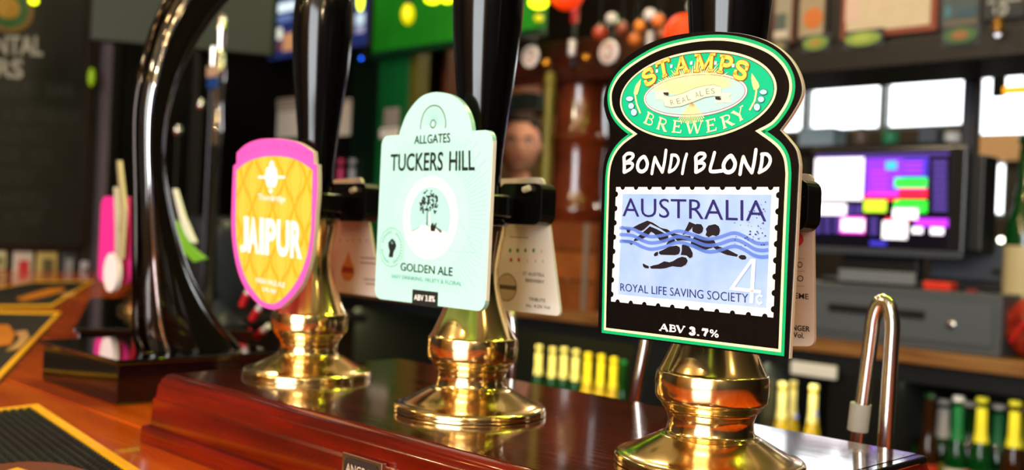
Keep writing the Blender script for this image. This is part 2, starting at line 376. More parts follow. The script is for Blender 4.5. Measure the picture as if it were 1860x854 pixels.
# maker's plate on its front
a = sz(628, 822, .3175); b = sz(700, 838, .3175)
pq = thing('maker_plate', 'small silver maker plate with dark centre on the front of the mahogany plinth', 'name plate', W((a[0] + b[0]) / 2, .3165, -.0335))
x0, x1, zt = a[0], b[0], -.0130; zb = -.0310
MB().box(x0, x1, .3155, .3182, zb, zt).build('frame', STEEL, pq, bevel=.0003)
k = .0022; ix0, ix1, iz0, iz1 = x0 + .0018, x1 - .0018, zb + .0018, zt - .0018
MB().poly([(ix0 + k, iz0), (ix1 - k, iz0), (ix1, iz0 + k), (ix1, iz1 - k), (ix1 - k, iz1), (ix0 + k, iz1), (ix0, iz1 - k), (ix0, iz0 + k)], .3153).build('field', mat('plate_dark', '2a2622', .4), pq)
mb = MB(); text_quad(mb, 'ANGRAM', (ix0 + .002, iz1 - .0075), (ix0 + .002, iz1 - .0028), (ix1 - .002, iz1 - .0028), (ix1 - .002, iz1 - .0075), .3151, .01)
mb.build('lettering', mat('plate_letters', 'b8a890', .4), pq, normals=False)

# ------------------------------------------------------------------ hand pumps
PUMPS = [(-.587, 'brass hand pump with black handle, farthest of three, behind the pink and yellow clip'),
         (-.427, 'brass hand pump with black handle in the middle, behind the pale mint clip'),
         (-.268, 'brass hand pump with black handle, nearest and largest, behind the black clip')]
PT = .400
FL = [(.0300, 0), (.0415, 0), (.0424, .0012), (.0426, .0026), (.0420, .0040), (.0405, .0048), (.0375, .0056), (.0335, .0074), (.0295, .0096), (.0255, .0118), (.0225, .0135)]
ST = [(.0225, .0135), (.0216, .0139), (.0200, .0150), (.0193, .0175), (.0192, .0200), (.0196, .0222), (.0204, .0240), (.0206, .0248), (.0216, .0256), (.0226, .0272), (.0236, .0285), (.0245, .0292), (.0252, .0310), (.0256, .0350), (.0256, .0385), (.0252, .0412), (.0250, .0418)]
BD = [(.0250, .0418), (.0243, .0422), (.0225, .0455), (.0200, .0510), (.0172, .0580), (.0148, .0650), (.0132, .0720), (.0127, .0780), (.0130, .0840), (.0138, .0900), (.0148, .0960), (.0155, .1010), (.0156, .1040)]
CO = [(.0160, .1040), (.0168, .1046), (.0170, .1065), (.0166, .1082), (.0150, .1090), (.0150, .1150), (.0162, .1158), (.0166, .1172), (.0163, .1188), (.0135, .1196)]
HD = [(.0120, .1196), (.0116, .1240), (.0115, .1300), (.0119, .1400), (.0127, .1500), (.0138, .1620), (.0151, .1740), (.0165, .1860), (.0178, .1980), (.0188, .2090), (.0196, .2200), (.0200, .2300), (.0198, .2400), (.0188, .2500), (.0168, .2600), (.0136, .2690), (.0090, .2750), (.0040, .2780), (1e-6, .2785)]
def smoothprof(p, k=3): return [(max(1e-6, a), b) for a, b in spline(p, k)]
for i, (ps, lab) in enumerate(PUMPS):
    c = W(ps, PT, .0004)
    p = thing('hand_pump', lab, 'beer pump', c, 'row of three hand pumps on the mahogany plinth')
    MB().lathe(c, smoothprof(FL), 72).build('flange', BRASS, p, smooth=True)
    MB().lathe(c, smoothprof(ST), 64).build('pedestal', BRASS, p, smooth=True)
    MB().lathe(c, smoothprof(BD), 64).build('tapered_neck', BRASS, p, smooth=True)
    MB().lathe(c, smoothprof(CO, 2), 48).build('collar', BLACKGLOSS, p, smooth=True)
    h = MB().lathe(c, smoothprof(HD), 64).build('handle', HANDLEBLACK, p, smooth=True)
    # clamp ring with the arms that carry the front and the rear clip
    cl = MB(); cl.lathe(c + Vector((0, 0, .109)), [(.0175, 0), (.0190, .001), (.0190, .0115), (.0175, .0125)], 40)
    cl.box(ps - .005, ps + .005, PT - .031, PT - .012, .1095, .1185); cl.box(ps - .005, ps + .005, PT + .012, PT + .030, .1095, .1185)
    cl.build('clip_bracket', BLACKPLASTIC, p, bevel=.0008)

# ------------------------------------------------------------------ swan neck spouts behind the pumps
SPT = .56
def spout(bl, tl, ap, tr, br, lab, r=.0042, sleeve=False):
    P = [sz(*q, SPT) for q in (bl, tl, ap, tr, br)]
    c = W((P[0][0] + P[-1][0]) / 2, SPT, ZB)
    o = thing('swan_neck_spout', lab, 'beer spout', c, 'steel swan neck spouts behind the pumps')
    (a0, b0), (a1, b1), (a2, b2), (a3, b3), (a4, b4) = P
    pts = [(a0 + (a0 - a1) / (b0 - b1) * (ZB - b0), ZB), (a0, b0), (a1, b1)]
    pts += [((a1 + a3) / 2 + (a1 - a3) / 2 * math.cos(u) , b1 + (b2 - b1) * math.sin(u)) for u in [PI * q / 10 for q in range(1, 10)]]
    pts += [(a3, b3), (a4, b4), (a4 + (a4 - a3) * .4, ZB - .02)]
    MB().tube([W(a, SPT, b) for a, b in pts], r, 20).build('pipe', STEEL, o, smooth=True)
    MB().lathe(W(pts[0][0], SPT, ZB), [(.016, 0), (.016, .003), (.009, .005), (.007, .009)], 24).build('foot', STEEL, o, smooth=True)
    if sleeve:
        q0 = sz(1556, 782, SPT); q1 = sz(1562, 733, SPT)
        MB().tube([W(q0[0] + .0006, SPT, q0[1]), W(q1[0] + .0006, SPT, q1[1])], .0058, 20).build('sleeve', mat('rubber_grey', 'a7a9a2', .6), o, smooth=True)
spout((1557, 806), (1584, 600), (1604, 546), (1621, 600), (1606, 830), 'tall steel swan neck spout with a grey sleeve at the right end of the plinth', sleeve=True)
spout((1150, 740), (1172, 622), (1206, 560), (1238, 622), (1232, 760), 'steel swan neck spout behind the bottom left corner of the black clip', r=.0040)
spout((895, 700), (900, 600), (918, 560), (934, 600), (930, 700), 'thin steel swan neck spout just right of the middle pump', r=.0026)

# ------------------------------------------------------------------ pump clips on the front (plane TC)
TC = .3675
def P_(l, t=TC, k=None):
    return [sz(x, y, t) for x, y in l]
def z1c(l, ox, oy, sc): return [(ox + x / sc, oy + y / sc) for x, y in l]
def clip_base(lab, ps):
    return thing('pump_clip', lab, 'pump clip', W(ps, TC, .05), 'pump clips facing the customers')
def L(k): return TC - .00012 * k

# --- nearest: black clip with oval badge and stamp
c3 = clip_base('large black pump clip with green oval badge above a blue and white swimmers stamp', -.262)
out = [(1086, 606), (1091, 420), (1095, 310), (1097.5, 292), (1105, 270), (1116, 255), (1126.5, 245.5), (1108.7, 228.6), (1097.5, 195), (1099, 169), (1109, 142), (1135, 107), (1172, 82), (1217, 66), (1270, 58), (1315, 58), (1360, 64), (1397, 77), (1427, 99), (1446, 126), (1456, 157), (1452, 180), (1435, 210), (1416, 236), (1433, 255), (1446, 274), (1451, 300), (1445, 420), (1432, 652)]
o2 = P_(out[:3]) + spline(P_(out[2:7]), 5)[1:-1] + spline(P_(out[6:24]), 5)[:-1] + spline(P_(out[23:27]), 5) + P_(out[27:])
body = MB().poly(o2, TC, .0028).build('board', BLACKCARD, c3, bevel=.0003)
MB().poly([(q[0] + .00022, q[1] + .00005) for q in o2], TC + .0005, .0020).build('board_edge', BEIGE, c3)
# green and cream border
bd = [(1097.5, 599.5), (1101, 430), (1104, 326), (1107, 300), (1116, 277), (1131, 258.6), (1151, 243.6), (1131, 228.6), (1116, 210), (1108.7, 187), (1110.6, 161), (1127.5, 133), (1161, 107), (1202.4, 86), (1255, 73), (1307, 69), (1352, 75), (1393.6, 90), (1420, 110.6), (1435, 135), (1439, 157), (1435, 180), (1423.6, 202), (1405, 225), (1381.6, 238.4), (1405, 255), (1420, 270), (1429, 289), (1432, 315), (1427, 430), (1419, 640)]
b2 = P_(bd[:3]) + spline(P_(bd[2:7]), 4)[1:-1] + [P_([bd[6]])[0]] + spline(P_(bd[6:25]), 5)[1:-1] + [P_([bd[24]])[0]] + spline(P_(bd[24:29]), 4)[1:] + P_(bd[29:])
MB().ribbon(b2, .0014, L(1), .0007, closed=True).build('green_border', GREEN, c3, normals=False)
MB().ribbon(b2, .0011, L(2), -.00055, closed=True).build('cream_border', CREAM, c3, normals=False)
# oval badge
def ell(l, r, tp, bt):
    l, r, tp, bt = P_([l, r, tp, bt]); return ((l[0] + r[0]) / 2, (tp[1] + bt[1]) / 2, (r[0] - l[0]) / 2, (tp[1] - bt[1]) / 2)
ex, ez, ea, eb = ell((1127, 180), (1411, 168.7), (1270, 92), (1260, 254))
MB().disc((ex, ez), ea, eb, L(2), 96).build('badge_rim', CREAM, c3, normals=False)
MB().disc((ex, ez), ea - .0011, eb - .0011, L(3), 96).build('badge_field', mat('badge_green', '12b884', .2), c3, normals=False)
MB().ring((ex, ez), ea - .0011, eb - .0011, .0003, L(4)).build('badge_line', mat('line_dark', '33443a', .4), c3, normals=False)
ix, iz, ia, ib = ell((1171, 174), (1358.7, 171), (1270, 132), (1264, 212.5))
MB().disc((ix, iz), ia, ib, L(4), 80).build('inner_rim', WHITE, c3, normals=False)
MB().disc((ix, iz), ia - .0009, ib - .0009, L(5), 80).build('inner_field', mat('pale_blue', 'a9d6d2', .25), c3, normals=False)
MB().ring((ix, iz), ia, ib, .00025, L(5)).ring((ix, iz), ia - .0010, ib - .0010, .00022, L(6)).build('inner_line', mat('line_red', '9a4a30', .4), c3, normals=False)
# sheaf of wheat
wh = MB(); cx, cz = sz(1259, 176, TC)
for i in range(46):
    a = math.radians(18 + 144 * i / 45); rr = .0125 + .0035 * random.random()
    wh.ribbon([(cx + .003 * math.cos(a), cz + .002 * math.sin(a)), (cx + rr * 1.35 * math.cos(a), cz + rr * .82 * math.sin(a)), (cx + rr * 1.6 * math.cos(a), cz + rr * .98 * math.sin(a))], [.0002, .0007, .0001], L(6))
for i in range(15):
    a = math.radians(-125 + 70 * i / 14); wh.ribbon([(cx, cz - .002), (cx + .0115 * math.cos(a), cz + .0115 * math.sin(a))], .0004, L(6))
wh.build('wheat_sheaf', mat('wheat', 'ecdf9c', .4), c3, normals=False)
# ribbon banner
Z7 = lambda l: P_(z1c(l, 1170, 120, 8.54))
bn = MB()
bn.poly(Z7([(170, 385), (300, 368), (400, 365), (395, 400), (320, 410), (330, 520), (180, 525), (215, 470)]), L(7)).poly(Z7([(1215, 420), (1385, 430), (1330, 480), (1380, 570), (1250, 568), (1130, 580), (1120, 540), (1215, 530)]), L(7))
bn.poly(Z7([(318, 462), (440, 475), (600, 435), (800, 350), (950, 310), (1100, 293), (1210, 325), (1218, 475), (1100, 468), (960, 490), (800, 555), (600, 625), (440, 645), (340, 625), (325, 560)]), L(8))
bn.build('banner', mat('banner', 'efe8c4', .3), c3, normals=False)
bo = MB()
for l in ([(318, 462), (440, 475), (600, 435), (800, 350), (950, 310), (1100, 293), (1210, 325)], [(1218, 475), (1100, 468), (960, 490), (800, 555), (600, 625), (440, 645), (340, 625), (325, 560)]):
    bo.ribbon(Z7(l), .00022, L(9))
bo.build('banner_outline', mat('banner_line', '9a9a78', .5), c3, normals=False)
for fl_ in ([(315, 415), (400, 412), (395, 465), (330, 445)], [(1125, 480), (1190, 480), (1220, 520), (1190, 532), (1130, 520)]): MB().poly(Z7(fl_), L(9)).build('banner_fold', mat('fold_dark', '2a1c1c', .4), c3, normals=False)
tx = MB()
for ch, x, y in (('R', 460, 568), ('E', 557, 548), ('A', 635, 528), ('L', 715, 492), ('A', 845, 448), ('L', 915, 428), ('E', 1010, 398), ('S', 1090, 392)):
    w, h = 27, 42; a = -.3 if x < 900 else -.15; dx = lambda u, v: (x + u * math.cos(a) - v * math.sin(a), y + u * math.sin(a) + v * math.cos(a))
    q = Z7([dx(-w, h), dx(-w, -h), dx(w, -h), dx(w, h)]); text_quad(tx, ch, *q, L(10), -.012)
tx.build('banner_lettering', mat('grey_green', '76886c', .5), c3, normals=False)
# serif letters (own stroke alphabet): k = thick, n = thin, f = serif
def arc(cx, cy, rx, ry, a0, a1, n=10): return [(cx + rx * math.cos(math.radians(a0 + (a1 - a0) * i / n)), cy + ry * math.sin(math.radians(a0 + (a1 - a0) * i / n))) for i in range(n + 1)]
SC = spline([(.82, .74), (.74, .90), (.5, .96), (.24, .90), (.15, .74), (.26, .60), (.5, .51), (.76, .42), (.86, .25), (.76, .09), (.5, .03), (.24, .09), (.16, .27)], 4)
GL = {'S': ([('k', SC)], [(.82, .72, 1), (.16, .27, 1)]),
 'T': ([('k', [(.5, 0), (.5, 1)]), ('n', [(.02, .95), (.98, .95)]), ('n', [(.05, .95), (.05, .76)]), ('n', [(.95, .95), (.95, .76)])], [(.5, .03, 0)]),
 'A': ([('n', [(.14, 0), (.5, 1)]), ('k', [(.5, 1), (.86, 0)]), ('n', [(.26, .33), (.74, .33)])], [(.14, .03, 0), (.86, .03, 0)]),
 'M': ([('n', [(.12, 0), (.14, 1)]), ('k', [(.14, 1), (.5, .12)]), ('n', [(.5, .12), (.86, 1)]), ('k', [(.86, 1), (.88, 0)])], [(.12, .03, 0), (.88, .03, 0), (.08, .97, 0), (.92, .97, 0)]),
 'P': ([('k', [(.25, 0), (.25, 1)]), ('k', [(.25, .94), (.55, .94)] + arc(.55, .70, .3, .24, 90, -90) + [(.25, .46)])], [(.25, .03, 0), (.2, .97, 0)]),
 'B': ([('k', [(.22, 0), (.22, 1)]), ('n', [(.22, .95), (.5, .95)] + arc(.5, .75, .26, .20, 90, -90) + [(.22, .55)]), ('n', [(.22, .55), (.52, .55)] + arc(.54, .30, .32, .25, 90, -90) + [(.22, .05)])], [(.18, .03, 0), (.18, .97, 0)]),
 'R': ([('k', [(.22, 0), (.22, 1)]), ('n', [(.22, .95), (.5, .95)] + arc(.5, .73, .28, .22, 90, -90) + [(.22, .51)]), ('k', [(.45, .51), (.9, 0)])], [(.22, .03, 0), (.18, .97, 0), (.92, .03, 0)]),
 'E': ([('k', [(.24, 0), (.24, 1)]), ('n', [(.24, .95), (.84, .95), (.84, .76)]), ('n', [(.24, .52), (.66, .52)]), ('n', [(.66, .42), (.66, .62)]), ('n', [(.24, .05), (.88, .05), (.9, .26)])], [(.2, .03, 0), (.2, .97, 0)]),
 'W': ([('k', [(.06, 1), (.30, 0)]), ('n', [(.30, 0), (.5, .9)]), ('k', [(.5, .9), (.72, 0)]), ('n', [(.72, 0), (.94, 1)])], [(.06, .97, 0), (.94, .97, 0), (.5, .97, 0)]),
 'Y': ([('k', [(.1, 1), (.5, .45)]), ('n', [(.5, .45), (.9, 1)]), ('k', [(.5, .5), (.5, 0)])], [(.5, .03, 0), (.1, .97, 0), (.9, .97, 0)]),
 'V': ([('k', [(.12, 1), (.5, 0)]), ('n', [(.5, 0), (.88, 1)])], [(.12, .97, 0), (.88, .97, 0)]),
 '3': ([('k', spline([(.16, .76), (.3, .93), (.55, .95), (.76, .85), (.76, .66), (.6, .54), (.42, .52)], 4)), ('k', spline([(.42, .52), (.68, .5), (.84, .36), (.8, .14), (.55, .03), (.3, .06), (.14, .24)], 4))], []),
 '7': ([('k', [(.12, .92), (.88, .92)]), ('k', [(.84, .92), (.6, .5), (.42, 0)]), ('n', [(.12, .98), (.12, .7)])], []),
 '.': ([('k', [(.4, .0), (.4, .2)])], []),
 '%': ([('n', [(.22, 0), (.78, 1)]), ('n', arc(.22, .76, .15, .2, 0, 360, 12)), ('n', arc(.78, .24, .15, .2, 0, 360, 12))], [])}
def serif(mb, ch, c, w, h, ang, t, kk, nn, fl, grow=0):
    ca, sa = math.cos(ang), math.sin(ang)
    def T(p): x, y = (p[0] - .5) * w, (p[1] - .5) * h; return (c[0] + x * ca - y * sa, c[1] + x * sa + y * ca)
    st, se = GL[ch]; hh = nn
    for k, pts in st:
        if grow and len(pts) == 2:
            a, b = Vector(pts[0]), Vector(pts[1]); d = (b - a).normalized(); pts = [a - d * grow / h * .9, b + d * grow / h * .9]
        mb.ribbon([T(p) for p in pts], (kk if k == 'k' else nn) + 2 * grow, t)
    for x, y, kind in se:
        if kind == 0:
            e = fl / w; g = grow / w
            mb.ribbon([T((x - e - g, y)), T((x + e + g, y))], hh + 2 * grow, t)
        else:
            e = fl / h * .8; mb.ribbon([T((x, y - e)), T((x, y + e))], hh * 1.3 + 2 * grow, t)
g1, g2 = MB(), MB()
for ch, x, y, a, w in (('S', 1181, 139.5, 24, 28), ('T', 1207.4, 125, 15, 29), ('A', 1240, 118.5, 6, 31), ('M', 1281.5, 114.5, -3, 37), ('P', 1320, 118, -12, 29), ('S', 1348.5, 128, -21, 28)):
    c = sz(x, y, TC); W_ = w / 3.75 * .001 * .95; H = .0070
    a = math.radians(a)
    serif(g1, ch, c, W_, H, a, L(6), .0017, .00105, .0013, .00033)
    serif(g2, ch, c, W_, H, a, L(8), .0017, .00105, .0013)
g1.build('arched_lettering_outline', mat('outline_brown', 'a2521c', .4), c3, normals=False)
g2.build('arched_lettering', mat('gold_letter', 'ffd257', .3), c3, normals=False)
sq = MB()
for x, y in ((1195.5, 129.6), (1221.7, 121), (1258, 115), (1302, 115), (1334, 119.6)):
    c = sz(x, y, TC); sq.poly([(c[0] - .0006, c[1] - .0007), (c[0] + .0006, c[1] - .0007), (c[0] + .0006, c[1] + .0007), (c[0] - .0006, c[1] + .0007)], L(8))
sq.build('square_dot', WHITE, c3, normals=False)
g3 = MB()
for ch, x, y, a, w in (('B', 1182, 217, -24, 21), ('R', 1205, 226, -16, 22), ('E', 1232, 230.5, -7, 21), ('W', 1262.5, 231.5, 0, 32), ('E', 1293.7, 228, 9, 21), ('R', 1322, 220, 18, 22), ('Y', 1344.5, 208.6, 27, 21)):
    serif(g3, ch, sz(x, y, TC), w / 3.72 * .001, .0053, math.radians(a), L(6), .00105, .0005, .00085)
g3.build('lower_lettering', CREAM, c3, normals=False)
# hop sprigs either side
fl, hp, st = MB(), MB(), MB()
Z5 = lambda l: P_(z1c(l, 1110, 80, 4.744)); Z6 = lambda l: P_(z1c(l, 1260, 80, 4.744))
fl.poly(Z5([(268, 300), (262, 350), (248, 400), (235, 438), (205, 435), (208, 395), (225, 350)]), L(6)).poly(Z6([(508, 252), (535, 290), (568, 340), (575, 370), (550, 402), (525, 395), (512, 350), (505, 300)]), L(6))
st.ribbon(Z5([(215, 435), (230, 520), (262, 600)]), .0009, L(6)).ribbon(Z6([(550, 400), (535, 490), (490, 572)]), .0009, L(6))
for f_, l in ((Z5, [(170, 473, 34, 24), (183, 535, 27, 28), (207, 590, 28, 32)]), (Z6, [(610, 415, 34, 24), (590, 478, 30, 28), (555, 545, 30, 34)])):
    for x, y, rx, ry in l:
        MB().poly(f_([(x + rx * math.cos(q * PI / 8), y + ry * math.sin(q * PI / 8)) for q in range(16)]), L(7)).build('hop_cone', mat('hop', 'a9d6dc', .4), c3, normals=False)
fl.build('barley_ear', mat('barley', 'f3dc8c', .4), c3, normals=False); st.build('sprig_stem', mat('stem', 'd9cf9a', .4), c3, normals=False)
for f_, l in ((Z5, [(170, 473, 34, 24), (183, 535, 27, 28), (207, 590, 28, 32)]), (Z6, [(610, 415, 34, 24), (590, 478, 30, 28), (555, 545, 30, 34)])):
    for x, y, rx, ry in l: MB().ribbon(f_([(x + rx * math.cos(q * PI / 8), y + ry * math.sin(q * PI / 8)) for q in range(16)]), .0002, L(8), closed=True).build('hop_outline', mat('hop_line', '2c5560', .4), c3, normals=False)
# brush lettering
Z4 = lambda l: P_(z1c(l, 1120, 260, 6.414))
br = MB()
def brush(l, w=38, cl=False):
    w = w / 6.414 / 3.72 * .001 * 1.0
    p = spline(Z4(l), 4, cl) if len(l) > 2 else Z4(l); br.ribbon(p, w, L(1), closed=cl)
    if not cl:
        for q in (p[0], p[-1]): br.disc(q, w / 2, w / 2, L(1) - .00001, 10)
def bB(dx):
    brush([(88 + dx, 170), (92 + dx, 250), (90 + dx, 335)], 42); brush([(85 + dx, 165), (125 + dx, 125), (180 + dx, 125), (195 + dx, 155), (160 + dx, 195), (105 + dx, 232)], 36)
    brush([(110 + dx, 235), (165 + dx, 232), (190 + dx, 255), (165 + dx, 300), (95 + dx, 340)], 34)
def bO(dx): brush([(318 + dx, 160), (270 + dx, 195), (245 + dx, 260), (258 + dx, 315), (300 + dx, 332), (345 + dx, 300), (360 + dx, 240), (345 + dx, 190)], 40, True)
bB(0); bO(0)
for l in ([(413, 355), (428, 260), (448, 168)], [(448, 168), (485, 250), (535, 338)], [(535, 338), (560, 220), (577, 85)]): brush(l, 36)
brush([(645, 145), (632, 240), (612, 335)], 34); brush([(642, 140), (695, 145), (722, 190), (712, 245), (672, 305), (612, 338)], 32)
brush([(818, 130), (790, 230), (768, 355)], 34)
bB(836)
brush([(1143, 112), (1120, 200), (1093, 300), (1115, 332), (1235, 322)], 36); 
br2 = [(1330, 150), (1275, 195), (1247, 260), (1262, 322), (1310, 340), (1362, 310), (1383, 240), (1362, 185)]; brush(br2, 42, True)
for l in ([(1440, 362), (1455, 260), (1478, 160)], [(1478, 160), (1520, 260), (1578, 345)], [(1578, 345), (1605, 220), (1625, 78)]): brush(l, 36)
brush([(1700, 140), (1690, 240), (1668, 338)], 36); brush([(1692, 130), (1755, 132), (1790, 180), (1783, 240), (1738, 300), (1662, 342)], 34)
br.build('brush_lettering', WHITE, c3, normals=False)
# the stamp
a = sz(1118, 338, TC); b = sz(1112, 547, TC); cc = sz(1414, 342, TC); d = sz(1406, 578, TC)
S0, S1 = (a[0] + b[0]) / 2, (cc[0] + d[0]) / 2; ZT, ZBm = (a[1] + cc[1]) / 2, (b[1] + d[1]) / 2
def teeth(p, q, n, r, inward):
    pts = []; p, q = Vector(p), Vector(q); dd = (q - p); ln = dd.length; dd.normalize(); stp = ln / n
    for i in range(n):
        m = p + dd * stp * (i + .5); pts.append(p + dd * stp * i if i else p)
        for k in range(7):
            u = PI * k / 6; pts.append(m - dd * r * math.cos(u) + inward * r * math.sin(u))
    return [tuple(v) for v in pts]
rr = .0013
stp = teeth((S0, ZBm), (S1, ZBm), 11, rr, Vector((0, 1))) + teeth((S1, ZBm), (S1, ZT), 8, rr, Vector((-1, 0))) + teeth((S1, ZT), (S0, ZT), 11, rr, Vector((0, -1))) + teeth((S0, ZT), (S0, ZBm), 8, rr, Vector((1, 0)))
MB().poly(stp, L(1)).build('stamp_paper', WHITE, c3, normals=False)
e = sz(1129.5, 350, TC); g = sz(1125, 533, TC); h = sz(1401, 356, TC); j = sz(1393.5, 563, TC)
x0, x1, z0, z1 = (e[0] + g[0]) / 2, (h[0] + j[0]) / 2, (g[1] + j[1]) / 2, (e[1] + h[1]) / 2
MB().poly([(x0, z0), (x1, z0), (x1, z1), (x0, z1)], L(2)).build('stamp_field', mat('stamp_blue', '90b2ea', .3, color2='a6c2f0', scale=60), c3, normals=False)
NAVY = mat('stamp_navy', '241f63', .35); FIG = mat('figure_dark', '17131f', .35)
tx = MB(); text_px(tx, 'AUSTRALIA', (1132, 393), (1132, 360), (1393, 364), (1393, 403), TC, -.004, lay=.00050); tx.build('stamp_title', NAVY, c3, normals=False); tx = MB()
text_px(tx, 'ROYAL LIFE SAVING SOCIETY', (1128, 528.5), (1128, 514.5), (1360, 534), (1360, 550.5), TC, -.006, lay=.00050)
tx.build('stamp_lettering', NAVY, c3, normals=False)
four = MB(); four.ribbon(P_([(1366.5, 551), (1371, 471)]), .0017, L(6)).ribbon(P_([(1368, 472), (1331, 524), (1384, 530.5)]), .0013, L(6))
four.ribbon(P_([(1386, 539), (1381, 536), (1376, 541), (1377, 549), (1382, 552), (1386, 549)]), .0007, L(6)); four.build('value_numeral', WHITE, c3, normals=False)
# swimmers
Z1 = lambda l: P_(z1c(l, 1110, 330, 6.57)); Z2 = lambda l: P_(z1c(l, 1250, 380, 6.57)); Z3 = lambda l: P_(z1c(l, 1150, 410, 9.4875))
fg = MB(); ol = MB()
figs = [(Z1, [(250, 555), (345, 505), (440, 465), (500, 485), (600, 550), (690, 575), (760, 625), (790, 660), (690, 625), (590, 560), (475, 505), (400, 575), (370, 590), (310, 575)]),
 (Z1, [(135, 520), (165, 548), (245, 560), (228, 612), (200, 612), (190, 575), (150, 558)]),
 (Z1, [(275, 695), (370, 620), (470, 532), (560, 570), (690, 640), (690, 690), (640, 730), (590, 705), (520, 620), (485, 600), (440, 655), (350, 700), (285, 712)]),
 (Z1, [(130, 695), (190, 695), (272, 708), (260, 755), (240, 755), (220, 730), (160, 722)]),
 (Z3, [(510, 45), (600, 60), (640, 100), (750, 140), (860, 165), (1000, 180), (1010, 230), (990, 265), (860, 255), (770, 262), (700, 200), (630, 140)]),
 (Z3, [(620, 240), (700, 200), (745, 270), (640, 330), (580, 320), (610, 280)]),
 (Z1, [(940, 478), (1012, 508), (965, 565), (900, 625), (858, 640), (905, 550)]),
 (Z2, [(75, 190), (110, 175), (165, 180), (190, 225), (180, 275), (140, 300), (100, 290), (60, 270), (55, 235)]),
 (Z2, [(250, 195), (330, 178), (375, 205), (390, 255), (378, 305), (340, 325), (300, 312), (250, 337), (213, 312), (228, 270), (218, 235)]),
 (Z3, [(1080, 165), (1150, 165), (1230, 200), (1320, 240), (1400, 240), (1445, 320), (1380, 380), (1230, 430), (1090, 400), (1000, 330), (1015, 260)]),
 (Z2, [(300, 450), (345, 435), (480, 480), (605, 545), (588, 570), (470, 548), (375, 510)]), (Z2, [(610, 562), (640, 545), (685, 550), (705, 575), (695, 600), (655, 606), (615, 588)]),
 (Z3, [(850, 335), (910, 318), (960, 340), (1005, 400), (1040, 470), (1035, 540), (990, 565), (930, 515), (830, 505), (850, 430)]),
 (Z3, [(460, 445), (540, 410), (640, 360), (760, 342), (815, 370), (825, 430), (800, 490), (740, 510), (620, 508), (485, 502), (455, 480)]),
 (Z3, [(370, 490), (395, 462), (432, 448), (445, 470), (440, 512), (392, 532), (372, 520)]),
 (Z3, [(300, 705), (370, 680), (440, 668), (550, 613), (640, 630), (700, 610), (780, 560), (855, 535), (925, 550), (955, 605), (925, 670), (845, 715), (770, 712), (690, 700), (560, 738), (480, 745), (320, 742)]),
 (Z3, [(175, 655), (195, 655), (225, 672), (285, 700), (280, 740), (215, 732), (185, 705)])]
for k, (f_, l) in enumerate(figs):
    q = f_(l); fg.poly(q, L(4) - .000002 * k); ol.ribbon(q, .00035, L(4) + .00003, -.00012, closed=True)
ol.build('figure_outline', WHITE, c3, normals=False); fg.build('swimmer_figure', FIG, c3, normals=False)
wv = MB()
for dy in (0, 12, 24):
    wv.ribbon(spline(P_([(1126, 414 + dy), (1150, 416 + dy), (1168, 425 + dy * .98), (1185, 430 + dy * .95), (1208, 427 + dy * .9), (1233, 420 + dy * .85), (1258, 426 + dy * .85), (1283, 434 + dy * .95), (1305, 432 + dy), (1333, 423.5 + dy), (1352, 429 + dy), (1371, 440 + dy), (1385, 443 + dy), (1397, 442 + dy)]), 5), .00150, L(5))
wv.build('wave_band', mat('wave_blue', '5a7fe0', .3, alpha=.62), c3, normals=False)
sp = MB()
for i in range(60):
    x, y = random.gauss(1370, 17), random.gauss(412, 22)
    if 1335 < x < 1393 and 360 < y < 450: c = sz(x, y, TC); sp.disc(c, random.uniform(.0001, .0004), random.uniform(.0001, .0004), L(6), 6)
sp.build('ink_speck', NAVY, c3, normals=False)
# strength line
g4 = MB()
for ch, x, y, w in (('A', 1206, 595, 19), ('B', 1222.5, 596.8, 15), ('V', 1236.5, 598.4, 17), ('3', 1257.5, 601.5, 13), ('.', 1269.5, 604, 10), ('7', 1281, 604.3, 14), ('%', 1297.5, 606, 17)):
    serif(g4, ch, sz(x, y, TC), w / 3.72 * .001, .0029, 0, L(1), .0011, .00055, .0006)
g4.build('strength_lettering', WHITE, c3, normals=False)

# --- middle: mint clip
c2 = clip_base('pale mint pump clip with a round white medallion of a tree on a hill', -.4307)
q = [bar(ont(x, y, TC)) for x, y in ((682, 541), (880, 568), (895, 238), (692, 245))]
A0, A1 = (q[0][0] + q[3][0]) / 2, (q[1][0] + q[2][0]) / 2; B0, B1 = (q[0][2] + q[1][2]) / 2, (q[2][2] + q[3][2]) / 2
def rc(cx, cz, r, a0, a1, n=5): return [(cx + r * math.cos(math.radians(a0 + (a1 - a0) * i / n)), cz + r * math.sin(math.radians(a0 + (a1 - a0) * i / n))) for i in range(n + 1)]
r = .0055
bump = spline(P_([(725.5, 242.5), (736, 212.5), (749, 192), (766, 175), (785, 168), (801.8, 168), (818.7, 172), (833.7, 181.5), (846.8, 199), (854, 218), (857, 236)]), 4)
bump[0] = (bump[0][0], B1); bump[-1] = (bump[-1][0], B1)
o = rc(A0 + r, B0 + r, r, 180, 270) + rc(A1 - r, B0 + r, r, 270, 360) + rc(A1 - r, B1 - r, r, 0, 90) + bump[::-1] + rc(A0 + r, B1 - r, r, 90, 180)
MINT = mat('mint', 'b2e8dd', .28)
MB().poly(o, TC, .003).build('board', MINT, c2, bevel=.0003)
MB().poly([(A1 - .0002, B0 + r), (A1 + .00025, B0 + r), (A1 + .00025, B1 - r), (A1 - .0002, B1 - r)], TC + .0004, .0024).build('board_edge', WHITE, c2)
DK = mat('ink_dark', '1d2320', .4); TEAL = mat('ink_teal', '8fcfc6', .4)
ar = MB(); Zt = lambda l: P_(z1c(l, 680, 160, 5.336))
ar.ribbon(spline(Zt([(449, 402), (452, 340), (480, 245), (530, 185), (588, 168), (640, 190), (676, 250), (693, 330), (688, 388)]), 5), .0006, L(1))
